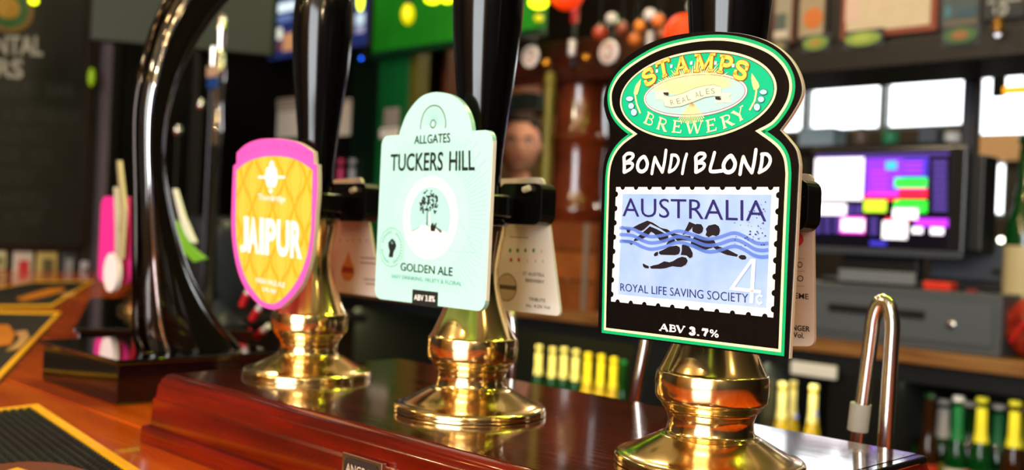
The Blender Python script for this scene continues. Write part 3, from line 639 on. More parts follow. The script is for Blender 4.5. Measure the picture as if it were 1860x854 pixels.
c = Zt([(570, 348)])[0]; ar.ring(c, .0021, .0021, .0006, L(1), 24); ar.build('wheel_arch', mat('ink_olive', '4a4a2a', .4), c2, normals=False)
sp = MB()
for i in range(25):
    a = math.radians(i * 7.5); sp.ribbon([(c[0] + .0026 * math.cos(a), c[1] + .0026 * math.sin(a)), (c[0] + .0105 * math.cos(a), c[1] + .0105 * math.sin(a))], .00012, L(1))
sp.build('spoke', TEAL, c2, normals=False)
tx = MB(); text_px(tx, 'ALLGATES', (753, 262), (753.5, 246.5), (818.5, 241.5), (818.3, 259), TC, .008, lay=.0003)
tx.build('brewery_lettering', DK, c2, normals=False); tx = MB(); text_px(tx, 'TUCKERS', (709.5, 311), (710.5, 280), (806, 275.5), (804.5, 310.5), TC, .014, lay=.0003)
text_px(tx, 'HILL', (816, 310.5), (817, 275), (862, 273), (863, 309.5), TC, .014, lay=.0003)
tx.build('name_lettering', DK, c2, normals=False); tx = MB(); text_px(tx, 'GOLDEN ALE', (728, 491.5), (728.5, 477), (823, 486), (822.5, 502), TC, .008, lay=.0003); tx.build('style_lettering', DK, c2, normals=False)
tx = MB(); text_px(tx, 'EASY DRINKING, FRUITY & FLORAL', (712, 506), (712, 498), (839, 512), (839, 521), TC, -.004, lay=.0003); tx.build('small_lettering', mat('ink_mid', '5fa79c', .4), c2, normals=False)
MB().poly(P_([(749.5, 525.5), (796, 531), (795, 560), (748.5, 553)]), L(1)).build('strength_panel', DK, c2, normals=False)
tx = MB(); text_px(tx, 'ABV 3.8%', (753, 545), (753, 534.5), (791, 538), (791, 549), TC, .012, lay=.0004); tx.build('strength_lettering', WHITE, c2, normals=False)
mx, mz, ma, mbb = ell((733, 396), (831.5, 397), (784, 320.5), (781, 471)); R_ = (ma + mbb) / 2
MB().disc((mx, mz), R_, R_, L(1), 64).build('medallion', WHITE, c2, normals=False)
MB().disc((mx, mz), R_ * .755, R_ * .755, L(2), 64).build('medallion_sky', mat('mint_sky', 'a8dfd8', .3), c2, normals=False)
ds = MB()
for i in range(60):
    a = 2 * PI * i / 60; a2 = a + .075; ds.ribbon([(mx + R_ * .875 * math.cos(a), mz + R_ * .875 * math.sin(a)), (mx + R_ * .875 * math.cos(a2), mz + R_ * .875 * math.sin(a2))], .0003, L(2))
ds.build('medallion_stitch', mat('ink_brown', '6b5a3c', .5), c2, normals=False)
hill = []
for i in range(33):
    a = PI + PI * i / 32; hill.append((mx + R_ * .75 * math.cos(a), mz + R_ * .75 * math.sin(a)))
hh = [p for p in hill if p[1] < mz - .0085]
hh = hh + [(hh[-1][0], mz - .0075), (mx + .006, mz - .0052), (mx, mz - .0045), (mx - .007, mz - .0052), (hh[0][0], mz - .0078)]
MB().poly(hh, L(3)).build('hill', WHITE, c2, normals=False)
MB().ribbon([(hh[-1][0], mz - .0078), (mx - .007, mz - .0052), (mx, mz - .0045), (mx + .006, mz - .0052), (mx + .0105, mz - .0075)], [.0003, .0003, .0003, .0008, .0018], L(4)).build('hill_shade', mat('ink_grey', '55605c', .5), c2, normals=False)
tr = MB(); Zm = lambda l: P_(z1c(l, 680, 310, 5.02)); tcn = Zm([(500, 300)])[0]
for i in range(120):
    a = random.uniform(0, 2 * PI); q_ = math.sqrt(random.random()) * .0078
    if math.sin(a) < -.55 and q_ > .0045 and abs(math.cos(a)) < .5: continue
    tr.disc((tcn[0] + q_ * math.cos(a), tcn[1] + q_ * math.sin(a) * .95), random.uniform(.0004, .0009), random.uniform(.0004, .0009), L(4), 6)
tr.ribbon(Zm([(488, 380), (486, 450), (484, 515)]), [.0007, .0006, .001], L(4)).build('tree', mat('tree_ink', '2c3330', .5), c2, normals=False)
tr = MB(); tr.poly(Zm([(425, 510), (440, 490), (460, 508), (480, 495), (500, 515), (520, 505), (525, 555), (415, 555)]), L(5)).ribbon(Zm([(512, 380), (512, 450), (518, 515)]), .0007, L(5)).build('crowd', WHITE, c2, normals=False)
MB().poly(Zm([(520, 510), (540, 470), (550, 505), (575, 470), (558, 555), (522, 550)]), L(6)).build('climber', DK, c2, normals=False)
fc = Zm([(157, 700)])[0]
fb = MB(); fb.ring(fc, .0108, .0108, .0003, L(1), 40)
for i in range(34):
    if i % 9 < 7:
        a = 2 * PI * i / 34; fb.ribbon([(fc[0] + .0078 * math.cos(a), fc[1] + .0078 * math.sin(a)), (fc[0] + .0095 * math.cos(a + .05), fc[1] + .0095 * math.sin(a + .05))], .0005, L(1))
fb.build('fist_badge', mat('ink_teal_dark', '4a8a84', .5), c2, normals=False)
MB().poly(Zm([(165, 618), (190, 645), (202, 685), (190, 720), (178, 740), (170, 792), (132, 788), (143, 735), (130, 690), (130, 655)]), L(2)).build('fist', DK, c2, normals=False)
fk = MB(); fk.poly(Zm([(150, 650), (168, 645), (180, 665), (165, 672)]), L(3)).build('fist_knuckles', mat('knuckle', '5f8f98', .5), c2, normals=False)
ry = MB()
ry.ribbon(Zm([(560, 20), (600, 60)]), .00022, L(1)).ribbon(Zm([(775, 440), (925, 750), (670, 730)]), .00022, L(1)).ribbon(Zm([(238, 405), (165, 515)]), .00022, L(1)).ribbon(Zm([(480, 20), (455, 60)]), .00022, L(1))
for i in range(110):
    a = 2 * PI * i / 110; r0, r1 = .031, .052 if i % 2 else .046
    p0 = (mx + r0 * math.cos(a), mz + r0 * math.sin(a)); p1 = (mx + r1 * math.cos(a), mz + r1 * math.sin(a))
    k = 1
    for lo, hi, ax in ((A0 + .002, A1 - .002, 0), (B0 + .008, B1 - .004, 1)):
        dd = p1[ax] - p0[ax]
        if dd > 0 and p1[ax] > hi: k = min(k, (hi - p0[ax]) / dd)
        if dd < 0 and p1[ax] < lo: k = min(k, (lo - p0[ax]) / dd)
    if k > .05: ry.ribbon([p0, (p0[0] + (p1[0] - p0[0]) * k, p0[1] + (p1[1] - p0[1]) * k)], .0002, L(1))
ry.build('sun_ray', TEAL, c2, normals=False)

# --- farthest: pink and yellow shield clip
c1 = clip_base('shield shaped pink and yellow pump clip with bold white lettering', -.587)
o = spline(P_([(430, 277.7), (446, 263), (468, 254), (493.5, 252), (519, 253.7), (544, 260.4), (568, 276)]), 4) + P_([(569.5, 297.6)]) + spline(P_([(575, 299), (575.5, 345), (572, 390), (570, 421.6), (565, 459.6), (557.6, 491), (545, 520.7), (528, 541.8), (509, 558.6), (494, 562), (477.5, 557), (460.6, 544), (443.7, 520.7), (433, 495.4), (425.8, 463.8), (421.6, 432), (420.5, 402.6), (421, 372), (422.7, 326.7), (424, 301)]), 4) + P_([(429.5, 297.6)])
MB().poly(o, TC, .0034).build('board', mat('shield_pink', 'f45cc0', .28), c1, bevel=.0003)
ccx = sum(p[0] for p in o) / len(o); ccz = sum(p[1] for p in o) / len(o)
MB().poly([(a + .00028, b + .0001) for a, b in o], TC + .0005, .0028).build('board_edge', BEIGE, c1)
yo = spline(P_([(430, 309.4), (446, 296.7), (470, 286.7), (495, 284), (522.5, 285.8), (548, 295), (568, 309.4)]), 4) + spline(P_([(567, 354), (566, 390), (564.5, 421.6), (557.6, 463.8), (545, 499.6), (528, 527), (509, 546), (494, 552), (477.5, 547), (462.7, 531), (448, 508), (437.4, 478.5), (430, 438.5), (428.5, 402.6), (429, 372)]), 4)
MB().poly(yo, L(1)).build('shield_field', mat('shield_yellow', 'fbc248', .3), c1, normals=False)
from mathutils.geometry import intersect_point_tri_2d
def inside(p, poly):
    c = False; n = len(poly)
    for i in range(n):
        x1_, y1_ = poly[i]; x2_, y2_ = poly[i - 1]
        if (y1_ > p[1]) != (y2_ > p[1]) and p[0] < (x2_ - x1_) * (p[1] - y1_) / (y2_ - y1_) + x1_: c = not c
    return c
dm = MB(); sL = min(p[0] for p in yo); sR = max(p[0] for p in yo); zL = min(p[1] for p in yo); zR = max(p[1] for p in yo); mid = -.5865
for c_ in range(-4, 5):
    for sg_ in (1, -1):
        for scl in (.0102, .0062):
            run = []
            for k in range(0, 140):
                z = zL + (zR - zL) * k / 139; ph = (z - .06) / .034 * 2 * PI + (PI if c_ % 2 else 0)
                x = mid + c_ * .0125 + sg_ * scl * (.5 + .5 * math.cos(ph)) ** .8
                if inside((x, z), yo) and (scl > .008 or math.cos(ph) > -.7): run.append((x, z))
                else:
                    if len(run) > 2: dm.ribbon(run, .0010 if scl > .008 else .0006, L(2))
                    run = []
            if len(run) > 2: dm.ribbon(run, .0010 if scl > .008 else .0006, L(2))
dm.build('damask_pattern', mat('damask', 'f2ac20', .3), c1, normals=False)
tx = MB()
for i, ch in enumerate('JAIPUR'):
    xs = [(437.5, 453), (451, 470.5), (471.5, 481), (482, 503), (503, 527), (528, 550)][i]
    yb = lambda x: 457.5 + (x - 437) * .121; yt = lambda x: 392 + (x - 437) * .097
    text_px(tx, ch, (xs[0], yb(xs[0])), (xs[0] + (1.5 if ch != 'J' else 0), yt(xs[0])), (xs[1], yt(xs[1])), (xs[1], yb(xs[1])), TC, .045, lay=.0005)
tx.build('name_lettering', WHITE, c1, normals=False); tx = MB(); text_px(tx, 'INDIA PALE ALE', (466.5, 513), (466.5, 504), (518.5, 513.5), (518.5, 523), TC, .02, lay=.0005)
text_px(tx, '5.9% ABV', (478, 529.5), (478, 521.5), (503.5, 526), (503.5, 534), TC, .02, lay=.0005)
tx.build('small_lettering', WHITE, c1, normals=False); tx = MB(); text_px(tx, 'Thornbridge', (470, 367), (470, 352), (520, 356), (519, 371), TC, .012, lay=.0005)
tx.build('brewery_lettering', WHITE, c1, normals=False)
Zj = lambda l: P_(z1c(l, 410, 245, 5.51))
bp = MB(); bp.poly(Zj([(410, 335), (435, 318), (492, 318), (512, 340), (525, 400), (522, 470), (502, 525), (425, 525), (405, 470), (400, 400)]), L(3)).poly(Zj([(466, 250), (490, 285), (492, 318), (440, 318), (442, 285)]), L(3)).poly(Zj([(430, 560), (455, 532), (480, 560), (455, 592)]), L(3))
bp.ribbon(Zj([(332, 425), (600, 425)]), .0017, L(4)).build('emblem', WHITE, c1, normals=False)
tx = MB(); word = 'illlll illi illllll'
for i, ch in enumerate(word):
    if ch == ' ': continue
    u = i / (len(word) - 1); x = 441 + 118 * u; y = 281 - 15 * math.sin(PI * u) ; a = (u - .5) * -.75
    c = sz(x, y, TC); w, h = .0015, .0015
    cor = [(c[0] + dx * w * math.cos(a) - dz * h * math.sin(a), c[1] + dx * w * math.sin(a) + dz * h * math.cos(a)) for dx, dz in ((-1, -1), (-1, 1), (1, 1), (1, -1))]
    tx.ribbon([cor[0], cor[1]] if i % 3 else [cor[0], cor[1], cor[2]], .0005, L(1))
tx.build('band_lettering', mat('pink_dark', 'c9449c', .4), c1, normals=False)

# ------------------------------------------------------------------ rear clips: their printed backs and black holders
TR = .4345
def rear(lab, corners, ps, right_px, cardcol, holder=True):
    o = thing('rear_pump_clip', lab, 'pump clip', W(ps, TR, .054), 'clips facing the staff side, seen from behind')
    q = [sz(x, y, TR) for x, y in corners]   # tl tr br bl
    pts = []; n = 4
    for i in range(4):
        p = Vector(q[i]); a = (Vector(q[i - 1]) - p).normalized(); b = (Vector(q[(i + 1) % 4]) - p).normalized(); r = .004
        for k in range(5):
            u = k / 4; pts.append(tuple(p + a * r * (1 - u) ** 2 + b * r * u ** 2))
    MB().poly(pts, TR, .0022).build('card', mat(cardcol[0], cardcol[1], .35, noise_=.06, scale=40), o, bevel=.0003)
    return o
k2 = rear('white card back of the rear clip beside the mint clip, with green and red dots', [(880, 326), (986, 322), (1018, 575), (880, 559)], -.427, 985, ('card_white', 'e9e0d6'))
k1 = rear('pinkish card back of the rear clip just left of the mint clip', [(575, 330), (656, 322), (692, 541), (600, 529)], -.587, 655, ('card_pink', 'dccabd'))
k3 = rear('narrow strip of grey card seen past the right edge of the black clip', [(1350, 318), (1476, 315), (1479, 630), (1350, 626)], -.268, 1475, ('card_grey', 'd3c6bc'))
for o, (x0, y0, x1, y1), scr in ((k2, (905, 333, 984, 408), (960, 343)), (k1, (590, 333, 664, 402), (645, 345)), (k3, (1400, 326, 1468, 420), None)):
    s0_, s1_, z0_, z1_ = pxrect(x0, y0, x1, y1, TR - .012)
    r = .005; pts = rc(s0_ + r, z0_ + r, r, 180, 270, 4) + rc(s1_ - r * 1.2, z0_ + r * 1.2, r * 1.2, 270, 360, 4) + rc(s1_ - r, z1_ - r, r, 0, 90, 4) + rc(s0_ + r, z1_ - r, r, 90, 180, 4)
    MB().poly(pts, TR - .012, .0118).build('holder', BLACKPLASTIC, o, bevel=.001)
    if scr:
        c = bar(ont(*scr, TR - .012)); MB().tube([W(c[0] - .0022, TR - .0135, c[2] - .0008), W(c[0] + .0022, TR - .0135, c[2] + .0004)], .0018, 12).build('holder_screw', mat('screw_white', 'f2f0e2', .3), o, smooth=True)
tx = MB(); KT = dict(t=TR, lay=.0002)
def rt(mb, txt, x0, yb0, x1, yb1, h, off=.0, t=TR): text_px(mb, txt, (x0, yb0), (x0, yb0 - h), (x1, yb1 - h), (x1, yb1), t, off, lay=.0002)
rt(tx, 'ST AUSTELL', 950, 499.5, 990, 503, 6, .01); rt(tx, 'BREWERY', 955, 512, 989, 515.5, 6, .015); rt(tx, 'TRIBUTE', 961, 546, 991, 549.5, 6, .01); rt(tx, 'Alc. 4.2% Vol', 955, 557.5, 999, 562, 6, .01)
tx.ribbon(P_([(926, 430), (960, 432)], TR), .0004, TR - .0002); tx.build('lettering', mat('card_ink', '4a4640', .5), k2, normals=False)
gd, rd, gy, bg = MB(), MB(), MB(), MB()
for x in (927, 940.6, 954.8, 969.6): gd.disc(sz(x, 455, TR), .0010, .0013, TR - .0002, 10)
for x in (928.6, 942.8): rd.disc(sz(x, 472.3, TR), .0011, .0012, TR - .0002, 10)
for x, y in ((984, 457), (958, 474), (973, 474.5), (986.5, 475)): gy.disc(sz(x, y, TR), .0009, .0011, TR - .0002, 10)
gd.build('green_dot', mat('dot_green', '1f7a34', .4), k2, normals=False); rd.build('red_dot', mat('dot_red', 'c9222c', .4), k2, normals=False); gy.build('pale_dot', mat('dot_grey', 'c9c4ba', .4), k2, normals=False)
c = sz(921, 522, TR); bg.disc(c, .0085, .0085, TR - .0002, 32).build('round_badge', mat('badge_tan', 'c4ae92', .4), k2, normals=False)
MB().ring(c, .0078, .0078, .0004, TR - .0003).poly([(c[0] - .008, c[1] - .0013), (c[0] + .008, c[1] - .0013), (c[0] + .008, c[1] + .0013), (c[0] - .008, c[1] + .0013)], TR - .0003).build('badge_mark', mat('card_ink2', '5c4c3c', .5), k2, normals=False)
tx = MB(); [tx.ribbon(P_([(a_, b_), (683, b_ + 2)], TR), .0009, TR - .0002) for a_, b_ in ((655, 468), (655, 477), (661, 507), (664, 515))]
for x in range(5): tx.disc(sz(618 + x * 12, 437, TR), .0008, .0008, TR - .0002, 8)
tx.build('lettering', mat('card_ink3', '8a7468', .5), k1, normals=False)
c = sz(632, 493, TR); MB().disc(c, .0078, .0070, TR - .0002, 24).poly([(c[0] - .0075, c[1]), (c[0], c[1] + .014), (c[0] + .0075, c[1])], TR - .00021).build('orange_badge', mat('badge_orange', 'c9803a', .4), k1, normals=False)
MB().poly([(c[0] - .007, c[1] - .001), (c[0] + .007, c[1] - .001), (c[0] + .006, c[1] + .003), (c[0] - .006, c[1] + .003)], TR - .0004).build('badge_band', mat('badge_red', '96361e', .4), k1, normals=False)
tx = MB(); rt(tx, 'EME', 1444, 542, 1469, 544, 10, .008); rt(tx, 'Y', 1441, 558, 1446.5, 558.5, 10, .02); rt(tx, 'NGER', 1439, 600, 1471.5, 603, 10, .02); rt(tx, 'Vol.', 1441, 613, 1461, 615, 10, .02)
for y in (470, 493, 520): 
    for x in range(1446, 1464, 3): tx.disc(sz(x, y, TR), .0002, .0002, TR - .0002, 6)
tx.ring(sz(1453, 481, TR), .0012, .0012, .0004, TR - .0002, 16).ring(sz(1454, 506, TR), .0014, .0012, .0004, TR - .0002, 16)
tx.build('lettering', mat('card_black', '16161c', .5), k3, normals=False)
MB().disc(sz(1444, 435, TR), .0045, .0035, TR - .0002, 20).build('red_mark', mat('mark_red', 'd6383c', .4), k3, normals=False)
# ------------------------------------------------------------------ tall curved beer font on its black plinth (left)
def plinth(lab, a, b, c, d, grp='black gloss plinths under the beer fonts'):
    o = thing('font_plinth', lab, 'plinth', W((a + b) / 2, (c + d) / 2, ZB), grp); e = .003
    MB().box(a, b, c, d, -.0135, -.0096).build('top_plate', BLACKGLOSS, o, bevel=.001)
    MB().box(a + e, b - e, c + e, d - e, ZB + .0002, -.0136).build('body', mat('plinth_black', '0c0708', .12, coat=.6), o, bevel=.001)
    return o
plinth('black gloss plinth just left of the mahogany one, carrying the tall curved font', -.93, -.776, .355, .503)
P0 = onz(134, 597, -.0096); D1 = Vector((-.342, .94, 0)); D2 = Vector((.94, .342, 0))
o = thing('font_plinth', 'second black gloss plinth farther left, under the pink clip', 'plinth', (P0 + D1 * .2 + D2 * .1) * 1.0 - Vector((0, 0, -.0096 - ZB)), 'black gloss plinths under the beer fonts')
def obox(mb, e, z0, z1): return mb.add([P0 * 1 + D1 * u + D2 * v + Vector((0, 0, z - P0.z)) for z in (z0, z1) for u in (e, .42 - e) for v in (e, .17 - e)], [(0, 2, 3, 1), (4, 5, 7, 6), (0, 1, 5, 4), (2, 6, 7, 3), (0, 4, 6, 2), (1, 3, 7, 5)])
obox(MB(), 0, -.0135, -.0096).build('top_plate', BLACKGLOSS, o, bevel=.001); obox(MB(), .004, ZB + .0002, -.0136).build('body', mat('plinth_black', '0c0708', .12, coat=.6), o, bevel=.001)
SB = -.80
def B_(l, s=SB): return [(lambda q: (q[1], q[2]))(bar(ons(x, y, s))) for x, y in l]
fr_ = B_([(276, 641), (268, 600), (266, 540), (265, 450), (264, 350), (262, 260), (264, 190), (277, 120), (296, 55), (324, -5), (358, -60)])
bk_ = B_([(446, 641), (415, 606), (380, 556), (352, 500), (333, 440), (318, 380), (308, 320), (306, 262), (315, 200), (332, 140), (360, 80), (394, 28), (424, -8), (466, -55)])
fr_ = spline(fr_, 6); bk_ = spline(bk_, 6); M = 44
def resamp(p, m):
    P = [Vector(q) for q in p]; Ls = [0]
    for i in range(1, len(P)): Ls.append(Ls[-1] + (P[i] - P[i - 1]).length)
    out = []; j = 0
    for i in range(m):
        d = Ls[-1] * i / (m - 1)
        while j < len(P) - 2 and Ls[j + 1] < d: j += 1
        u = (d - Ls[j]) / max(1e-9, Ls[j + 1] - Ls[j]); out.append(P[j].lerp(P[j + 1], min(1, u)))
    return out
fr_, bk_ = resamp(fr_, M), resamp(bk_, M)
fo = thing('curved_beer_font', 'tall curved black beer font like a leaning horn, left of the shield clip', 'beer font', W(SB, (fr_[0].x + bk_[0].x) / 2, -.0096))
vs, fs, K = [], [], 20
for i in range(M):
    m = (fr_[i] + bk_[i]) / 2; h = (fr_[i] - bk_[i]) / 2
    for k in range(K):
        a = 2 * PI * k / K; ca, sa = math.cos(a), math.sin(a); ex = math.copysign(abs(ca) ** .7, ca); ey = math.copysign(abs(sa) ** .7, sa)
        q = m + h * ex * .96; vs.append(W(SB - .014 + .0135 * ey, q.x, q.y))
for i in range(M - 1):
    for k in range(K): fs.append((i * K + k, i * K + (k + 1) % K, (i + 1) * K + (k + 1) % K, (i + 1) * K + k))
fs += [tuple(range(K))[::-1], tuple((M - 1) * K + k for k in range(K))]
MB().add(vs, fs).build('horn', mat('font_black', '1e1a16', .06, .5, coat=1), fo, smooth=True)
for nm, P, r in (('front_rail', fr_, .0050), ('rear_rail', bk_, .0044)):
    MB().tube([W(SB - .014, p.x, p.y) for p in P], [r * (1.25 - .35 * min(1, i / 14)) for i in range(M)], 16).build(nm, mat('black_chrome', '2c2825', .06, 1) if nm == 'front_rail' else mat('dark_chrome', 'a29e9a', .08, 1), fo, smooth=True)
MB().tube([W(SB + .0015, *tuple(p.lerp(q, .16))) for p, q in zip(fr_, bk_)], .0016, 10).build('side_trim', CHROME, fo, smooth=True)
# pink clip and its font column on the far plinth
def fbox(nm, lab, cat, loc, grp=None): return thing(nm, lab, cat, loc, grp)
TP = .53
a0, a1, z0, z1 = pxrect(180, 357, 236, 516, TP)
o = thing('pump_clip', 'plain bright pink pump clip seen at the far left behind the curved font', 'pump clip', W((a0 + a1) / 2, TP, z0))
r = .012; MB().poly(rc(a0 + r, z0 + r, r, 180, 270) + rc(a1 - r, z0 + r, r, 270, 360) + rc(a1 - r, z1 - r, r, 0, 90) + rc(a0 + r, z1 - r, r, 90, 180), TP, .004).build('board', mat('hot_pink', 'e8309a', .35), o, bevel=.0005)
MB().ribbon(P_([(214, 385), (214, 500)], TP), .012, TP - .0005).build('pale_panel', mat('pale_pink', 'f3b6d6', .35), o, normals=False)
o = thing('beer_font', 'slim brass and black font column behind the pink clip', 'beer font', W((a0 + a1) / 2, .57, -.0096))
cc_ = W((a0 + a1) / 2, .57, -.0096)
MB().lathe(cc_, [(.030, 0), (.031, .004), (.022, .010), (.013, .02), (.012, .04), (.016, .05), (.016, .065), (.010, .075), (.009, .11)], 32).build('base', BRASS, o, smooth=True)
MB().lathe(cc_, [(.009, .11), (.010, .16), (.012, .20), (.008, .225), (1e-6, .23)], 24).build('handle', BLACKGLOSS, o, smooth=True)
for (x0, y0, x1, y1, x2, y2, w, col, lab) in ((214, 292, 222, 380, 216, 470, .010, 'd8c8a0', 'upright beige card edge above the pink clip at the far left'), (208, 340, 212, 420, 210, 520, .009, 'cfc9b4', 'second upright beige card edge against the pink clip')):
    mb = MB(); q = P_([(x0, y0), (x1, y1), (x2, y2)], .518); mb.ribbon(q, [w * .6, w, w], .518); mb.ribbon(q, [w * .6, w, w], .521)
    mb.poly([(q[0][0] - w * .3, q[0][1]), (q[0][0] + w * .3, q[0][1]), (q[1][0] + w / 2, q[1][1]), (q[2][0] + w / 2, q[2][1]), (q[2][0] - w / 2, q[2][1]), (q[1][0] - w / 2, q[1][1])], .518, .004)
    ob = mb.build('card', mat('card' + col, col, .4)); tag(ob, lab, 'card', 'card edges beside the pink clip')
ob = MB().disc(sz(200, 495, .515), .018, .022, .515, 24, .006).build('badge', mat('badge_white', 'f6e6e8', .3)); tag(ob, 'small white oval badge just below the pink clip', 'badge')
# slanted white and green card right of the horn
mb = MB(); q = P_([(316, 343), (330, 395), (345, 440)], .56); mb.poly([(q[0][0] - .004, q[0][1]), (q[0][0] + .004, q[0][1]), (q[1][0] + .006, q[1][1]), (q[2][0] + .012, q[2][1]), (q[2][0] - .006, q[2][1]), (q[1][0] - .006, q[1][1])], .56, .003)
o = thing('pump_clip', 'narrow slanted white clip with a green foot beside the curved font', 'pump clip', W(q[2][0], .56, q[2][1] - .03))
mb.build('board', mat('clip_white2', 'd9dccd', .4), o); q2 = P_([(318, 400), (350, 452), (372, 470), (352, 476), (325, 450)], .558); MB().poly(q2, .558, .004).build('green_foot', mat('foot_green', '6fae2a', .4), o)
# red tipped spouts
for i, (x0, y0, x1, y1) in enumerate(((457, 515, 440, 555), (478, 548, 458, 580), (488, 592, 466, 612))):
    a, b = ont(x0, y0, .62), ont(x1, y1, .62); o = thing('tap_nozzle', ['upper red tipped nozzle left of the shield clip foot', 'middle red tipped nozzle under the shield clip', 'lowest red tipped nozzle beside the far brass flange'][i], 'nozzle', b, 'red tipped nozzles behind the far pump')
    MB().tube([a, a.lerp(b, .45)], .0034, 12).build('tube', mat('nozzle_white', 'c9c2c0', .3), o, smooth=True)
    MB().tube([a.lerp(b, .45), b], .0044, 12).build('tip', mat('nozzle_red', 'b01c22', .3), o, smooth=True)

# ------------------------------------------------------------------ bar mats
def bmat(lab, corners, border, nub=False):
    P = [onz(x, y, ZB) for x, y in corners]; c = sum(P, Vector()) / len(P)
    o = thing('bar_mat', lab, 'bar mat', (c.x, c.y, ZB + .0002), 'black rubber bar mats with yellow borders')
    def ring(k, z): return [Vector((p.x, p.y, 0)) + (Vector((c.x - p.x, c.y - p.y, 0))).normalized() * k + Vector((0, 0, z)) for p in P]
    n = len(P)
    def slabp(k, z0, z1):
        vs = ring(k, z0) + ring(k, z1); return vs, [tuple(range(n)), tuple(range(n, 2 * n))] + [(i, (i + 1) % n, (i + 1) % n + n, i + n) for i in range(n)]
    MB().add(*slabp(0, ZB + .0003, ZB + .0018)).build('backing', mat('mat_black', '0d0b0d', .6), o)
    vs = ring(.004, ZB + .0018) + ring(.004, ZB + .0032) + ring(.004 + border * 1.5, ZB + .0032) + ring(.004 + border * 1.5, ZB + .0018); fs = []
    for a, b in ((0, 1), (1, 2), (2, 3)):
        fs += [(a * n + i, a * n + (i + 1) % n, b * n + (i + 1) % n, b * n + i) for i in range(n)]
    MB().add(vs, fs).build('border', mat('mat_yellow', 'f0ae08', .45), o); return o, P, ring
# nearest mat, with its rubber nubs
A = onz(70, 742, ZB); Bq = onz(262, 868, ZB); Cq = onz(-60, 757, ZB)
e1 = (Bq - A); e2 = (Cq - A); D4 = Bq + e2 * 1.6; C4 = A + e2 * 1.6; B4 = A + e1 * 1.5; D4 = B4 + e2 * 1.6
o = thing('bar_mat', 'nearest black rubber bar mat with fine nubs and a bright yellow border, bottom left', 'bar mat', (A + D4) / 2, 'black rubber bar mats with yellow borders')
n1, n2 = e1.normalized(), e2.normalized(); L1, L2 = e1.length * 1.5, e2.length * 1.6
def mq(u, v, z): return A + n1 * u + n2 * v + Vector((0, 0, z))
def mbox(u0, u1, v0, v1, z0, z1, mb): return mb.add([mq(a, b, c) for c in (z0, z1) for b in (v0, v1) for a in (u0, u1)], [(0, 2, 3, 1), (4, 5, 7, 6), (0, 1, 5, 4), (2, 6, 7, 3), (0, 4, 6, 2), (1, 3, 7, 5)])
mbox(0, L1, 0, L2, .0003, .0015, MB()).build('backing', mat('mat_black', '0d0b0d', .6), o)
mb = MB(); w = .0075; e = .0006
mbox(e, L1, e, w, .0015, .0036, mb); mbox(e, w, w, L2, .0015, .0036, mb); mb.build('border', mat('mat_yellow', 'f6b408', .45), o, bevel=.0004)
mb = MB(); g = .0058; nu, nv = int((L1 - w) / g), int((L2 - w) / g)
for i in range(nu):
    for j in range(nv):
        u, v = w + .001 + g * i, w + .001 + g * j
        if u + g < L1 and v + g < L2:
            k = .0016; vs = [mq(u, v, .0015), mq(u + 2.6 * k, v, .0015), mq(u + 2.6 * k, v + 2.6 * k, .0015), mq(u, v + 2.6 * k, .0015), mq(u + .6 * k, v + .6 * k, .0036), mq(u + 2 * k, v + .6 * k, .0036), mq(u + 2 * k, v + 2 * k, .0036), mq(u + .6 * k, v + 2 * k, .0036)]
            mb.add(vs, [(4, 5, 6, 7), (0, 1, 5, 4), (1, 2, 6, 5), (2, 3, 7, 6), (3, 0, 4, 7)])
tag(mb.build('nub', mat('mat_nub', '1a1a22', .5), o, normals=False), kind='stuff')
em = [onz(x, y, ZB + .0038) for x, y in ((-50, 846), (10, 842), (50, 838), (90, 840), (130, 846), (170, 858), (120, 900), (-50, 910))]
n = len(em); MB().add(em + [p - Vector((0, 0, .002)) for p in em], [tuple(range(n)), tuple(range(n, 2 * n))] + [(i, (i + 1) % n, (i + 1) % n + n, i + n) for i in range(n)]).build('emblem', mat('mat_brown', '6b2c10', .5), o)
em = [onz(x, y, ZB + .0042) for x, y in ((10, 855), (32, 849), (55, 856), (70, 875), (10, 875))]; n = len(em)
MB().add(em, [tuple(range(n))]).build('emblem_mark', mat('mat_yellow', 'f6b408', .45), o, normals=False)
for lab, cs, em1, em2 in (('middle bar mat at the left edge, black with orange emblem and yellow border', [(112, 570), (-2, 698), (-260, 800), (-210, 566)], [(-40, 590), (15, 590), (28, 606), (20, 625), (-40, 632)], [(28, 602), (48, 600), (54, 612), (36, 632), (10, 637), (24, 628), (36, 614)]),
        ('farthest bar mat below the chalkboard, black with an orange band and dull gold border', [(172, 512), (96, 560), (-200, 562), (64, 513)], [(30, 542), (60, 532), (90, 524), (118, 522), (112, 530), (80, 538), (45, 546)], [(112, 534), (130, 530), (136, 536), (116, 541)])):
    o, P, ring = bmat(lab, cs, .016)
    for em, c_, nm in ((em1, 'c9780e', 'emblem'), (em2, 'c79a68', 'emblem_mark')):
        e = [onz(x, y, ZB + .0030) for x, y in em]; n = len(e)
        MB().add(e + [p - Vector((0, 0, .0012)) for p in e], [tuple(range(n)), tuple(range(n, 2 * n))] + [(i, (i + 1) % n, (i + 1) % n + n, i + n) for i in range(n)]).build(nm, mat('emb' + c_, c_, .5), o)

